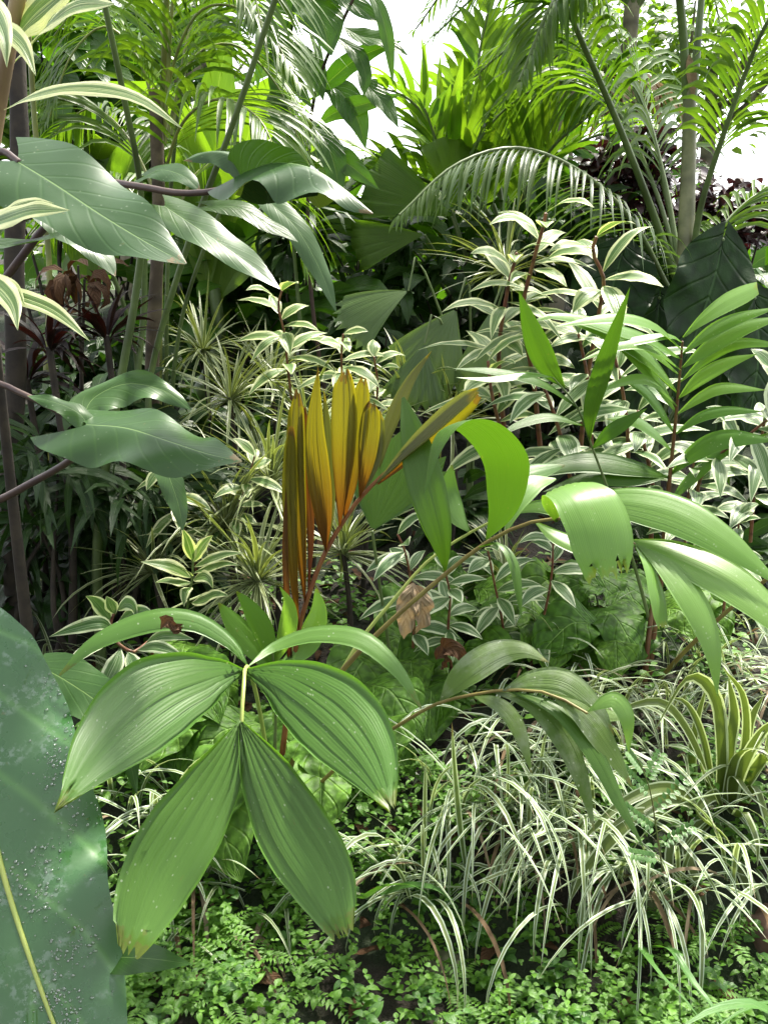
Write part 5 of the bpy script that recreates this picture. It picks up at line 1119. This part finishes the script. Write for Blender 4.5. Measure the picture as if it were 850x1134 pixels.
# broad grass blades and single leaves near the bottom edge
for P, w, lab in (([(715, 1060, 1.72), (735, 1085, 1.66), (760, 1110, 1.6), (790, 1150, 1.55)], 11, 'broad green grass blades lying at the lower right bottom edge'),
                  ([(860, 1125, 1.6), (830, 1112, 1.58), (790, 1118, 1.55), (750, 1140, 1.5)], 11, 'broad green grass blade lying flat at the bottom right corner'),
                  ([(403, 995, 1.9), (425, 982, 1.86), (455, 980, 1.82), (476, 992, 1.78)], 9, 'single broad green blade right of the hanging leaflet tip')):
    g = ground(P[0][0], P[0][1]); t = thing('broad_grass', lab, 'grass', g)
    b = MB(); b.leaf([g, g * .5 + at(*P[0]) * .5] + pp(P), px(w, 1.65), 'lance', up=UPC, n=14, m=3, fold=.2); b.build('blade', M['weed_blue'], t)
    P2 = [(x + 28, y - 8 + 6 * k, d + .05) for k, (x, y, d) in enumerate(P)]
    b = MB(); b.leaf([g] + pp(P2), px(w * .8, 1.65), 'lance', up=UPC, n=14, m=3, fold=.2); b.build('blade', M['weed_blue'], t)
el = thing('elephant_ear', 'small dark textured leaf lying under the torn palm leaflet tip', 'elephant ear', ground(110, 1075))
b = MB(); b.leaf(pp([(100, 1062, 1.5), (130, 1060, 1.47), (170, 1062, 1.44), (212, 1068, 1.42)]), px(22, 1.46), 'ovate', up=(0, -.6, .8), n=14, m=4, fold=.1, wav=.1); b.build('leaf', M['philo'], el)
b = MB(); b.tube([ground(110, 1075), at(100, 1062, 1.5)], .003, .003, n=6); b.build('petiole', M['cane_grn'], el)
# little pinnate weed in front of the strap lily
pw = thing('pinnate_weed', 'slender weed with small paired leaflets in front of the strap lily', 'weed', ground(735, 985))
b = MB(); g = ground(735, 985); b.tube([g, at(728, 930, 1.9), at(718, 870, 1.86), at(705, 840, 1.84)], .0025, .0012, n=12); b.build('stem', M['weed_stem'], pw)
for s, e in (((720, 880), (690, 850)), ((715, 865), (730, 835)), ((722, 900), (755, 865)), ((726, 920), (695, 895)), ((730, 935), (765, 915)), ((728, 950), (700, 945)), ((712, 855), (695, 832))):
    b = MB(); A, B = at(s[0], s[1], 1.87), at(e[0], e[1], 1.83)
    for i in range(1, 8):
        q = A + (B - A) * i / 7; d = nrm(B - A); S = nrm(np.cross(d, [0, -.6, .8]))
        for sd in (-1, 1):
            v_ = nrm(S * sd + d * .6) * .018; b.leaf([q, q + v_ * .5, q + v_ - np.array([0, 0, .003])], .005, 'ovate', up=UPC, n=3, m=1)
    b.build('leaf', M['weed_blue'], pw)

# stones
def rock(label, x, y, s, mat):
    import bmesh
    g = ground(x, y); bm = bmesh.new(); bmesh.ops.create_icosphere(bm, subdivisions=4, radius=1)
    sd = random.random() * 50
    from mathutils import noise as mn
    for v in bm.verts:
        k = 1 + .35 * mn.noise(v.co * 1.3 + Vector((sd, 0, 0))) + .1 * mn.noise(v.co * 4 + Vector((0, sd, 0)))
        v.co = Vector((v.co.x * s[0] * k, v.co.y * s[1] * k, v.co.z * s[2] * k))
    me = bpy.data.meshes.new('rock'); bm.to_mesh(me); bm.free()
    for p in me.polygons: p.use_smooth = True
    uvl = me.uv_layers.new(name='UVMap'); me.materials.append(M[mat])
    o = bpy.data.objects.new('rock', me); COL.objects.link(o); o.location = g; tag(o, label, 'stone')
rock('mossy stone half buried in weeds at the bottom middle', 490, 1080, (.06, .05, .04), 'rock')
rock('reddish brown stone at the lower right edge', 845, 1040, (.055, .06, .05), 'rock_red')
rock('small grey stone under the ribbon grass at lower right', 715, 1000, (.03, .03, .025), 'rock')

# ground sheet
def sheet():
    xs = np.concatenate([np.linspace(-60, -3, 24), np.linspace(-2.9, 2.9, 120), np.linspace(3, 60, 24)])
    ys = np.concatenate([np.linspace(-60, .2, 14), np.linspace(.3, 6, 130), np.linspace(6.2, 90, 50)])
    from mathutils import noise as mn
    P = np.array([[(x, y, gz(x, y) + (.018 * mn.noise(Vector((x * 14, y * 14, 0))) + .03 * mn.noise(Vector((x * 4, y * 4, 3))) if 0 < y < 7 else 0)) for y in ys] for x in xs])
    b = MB(); U, V = np.meshgrid(np.linspace(0, 1, len(ys)), np.linspace(0, 1, len(xs)))
    b.grid(P, U, V, .5)
    o = b.build('ground', M['soil']); o['kind'] = 'structure'; o['label'] = 'dark brown soil of the sloping garden bank'
    # faces up
    if o.data.polygons[2000].normal.z < 0:
        o.data.flip_normals()
sheet()
# ------------------------------------------------------------------ light, sky, camera
SUN_EL, SUN_AZ = R(60), R(38)             # azimuth measured from +Y towards +X
w = bpy.data.worlds.new('World'); sc.world = w; w.use_nodes = True
nt = w.node_tree; nt.nodes.clear()
sky = nt.nodes.new('ShaderNodeTexSky'); sky.sky_type = 'NISHITA'; sky.sun_disc = False
sky.sun_elevation = SUN_EL; sky.sun_rotation = SUN_AZ; sky.dust_density = 3.0; sky.air_density = 1.0
hs = nt.nodes.new('ShaderNodeHueSaturation'); hs.inputs['Saturation'].default_value = .2; hs.inputs['Value'].default_value = 1.15
bg = nt.nodes.new('ShaderNodeBackground'); bg.inputs[1].default_value = .10
ou = nt.nodes.new('ShaderNodeOutputWorld')
nt.links.new(sky.outputs[0], hs.inputs['Color']); nt.links.new(hs.outputs[0], bg.inputs[0]); nt.links.new(bg.outputs[0], ou.inputs[0])
sl = bpy.data.lights.new('sun', 'SUN'); sl.energy = 3.2; sl.angle = R(5); sl.color = (1, .94, .82)
so = bpy.data.objects.new('sun', sl); COL.objects.link(so)
d = Vector((math.sin(SUN_AZ) * math.cos(SUN_EL), math.cos(SUN_AZ) * math.cos(SUN_EL), math.sin(SUN_EL)))
so.rotation_euler = d.to_track_quat('Z', 'Y').to_euler(); so.location = (2, 3, 8)

cd = bpy.data.cameras.new('camera'); co = bpy.data.objects.new('camera', cd); COL.objects.link(co)
co.location = CAM; co.rotation_euler = (math.pi / 2 - PITCH, 0, 0)
cd.sensor_fit = 'VERTICAL'; cd.angle = 2 * math.atan(567 / FPX); cd.clip_start = .05; cd.clip_end = 500
sc.camera = co
sc.view_settings.view_transform = 'Standard'; sc.view_settings.look = 'None'; sc.view_settings.gamma = 1
sc.view_settings.exposure = 2.0
sc.view_settings.use_curve_mapping = False
sc.cycles.max_bounces = 8; sc.cycles.diffuse_bounces = 4; sc.cycles.transmission_bounces = 4; sc.cycles.glossy_bounces = 2
sc.cycles.use_denoising = True
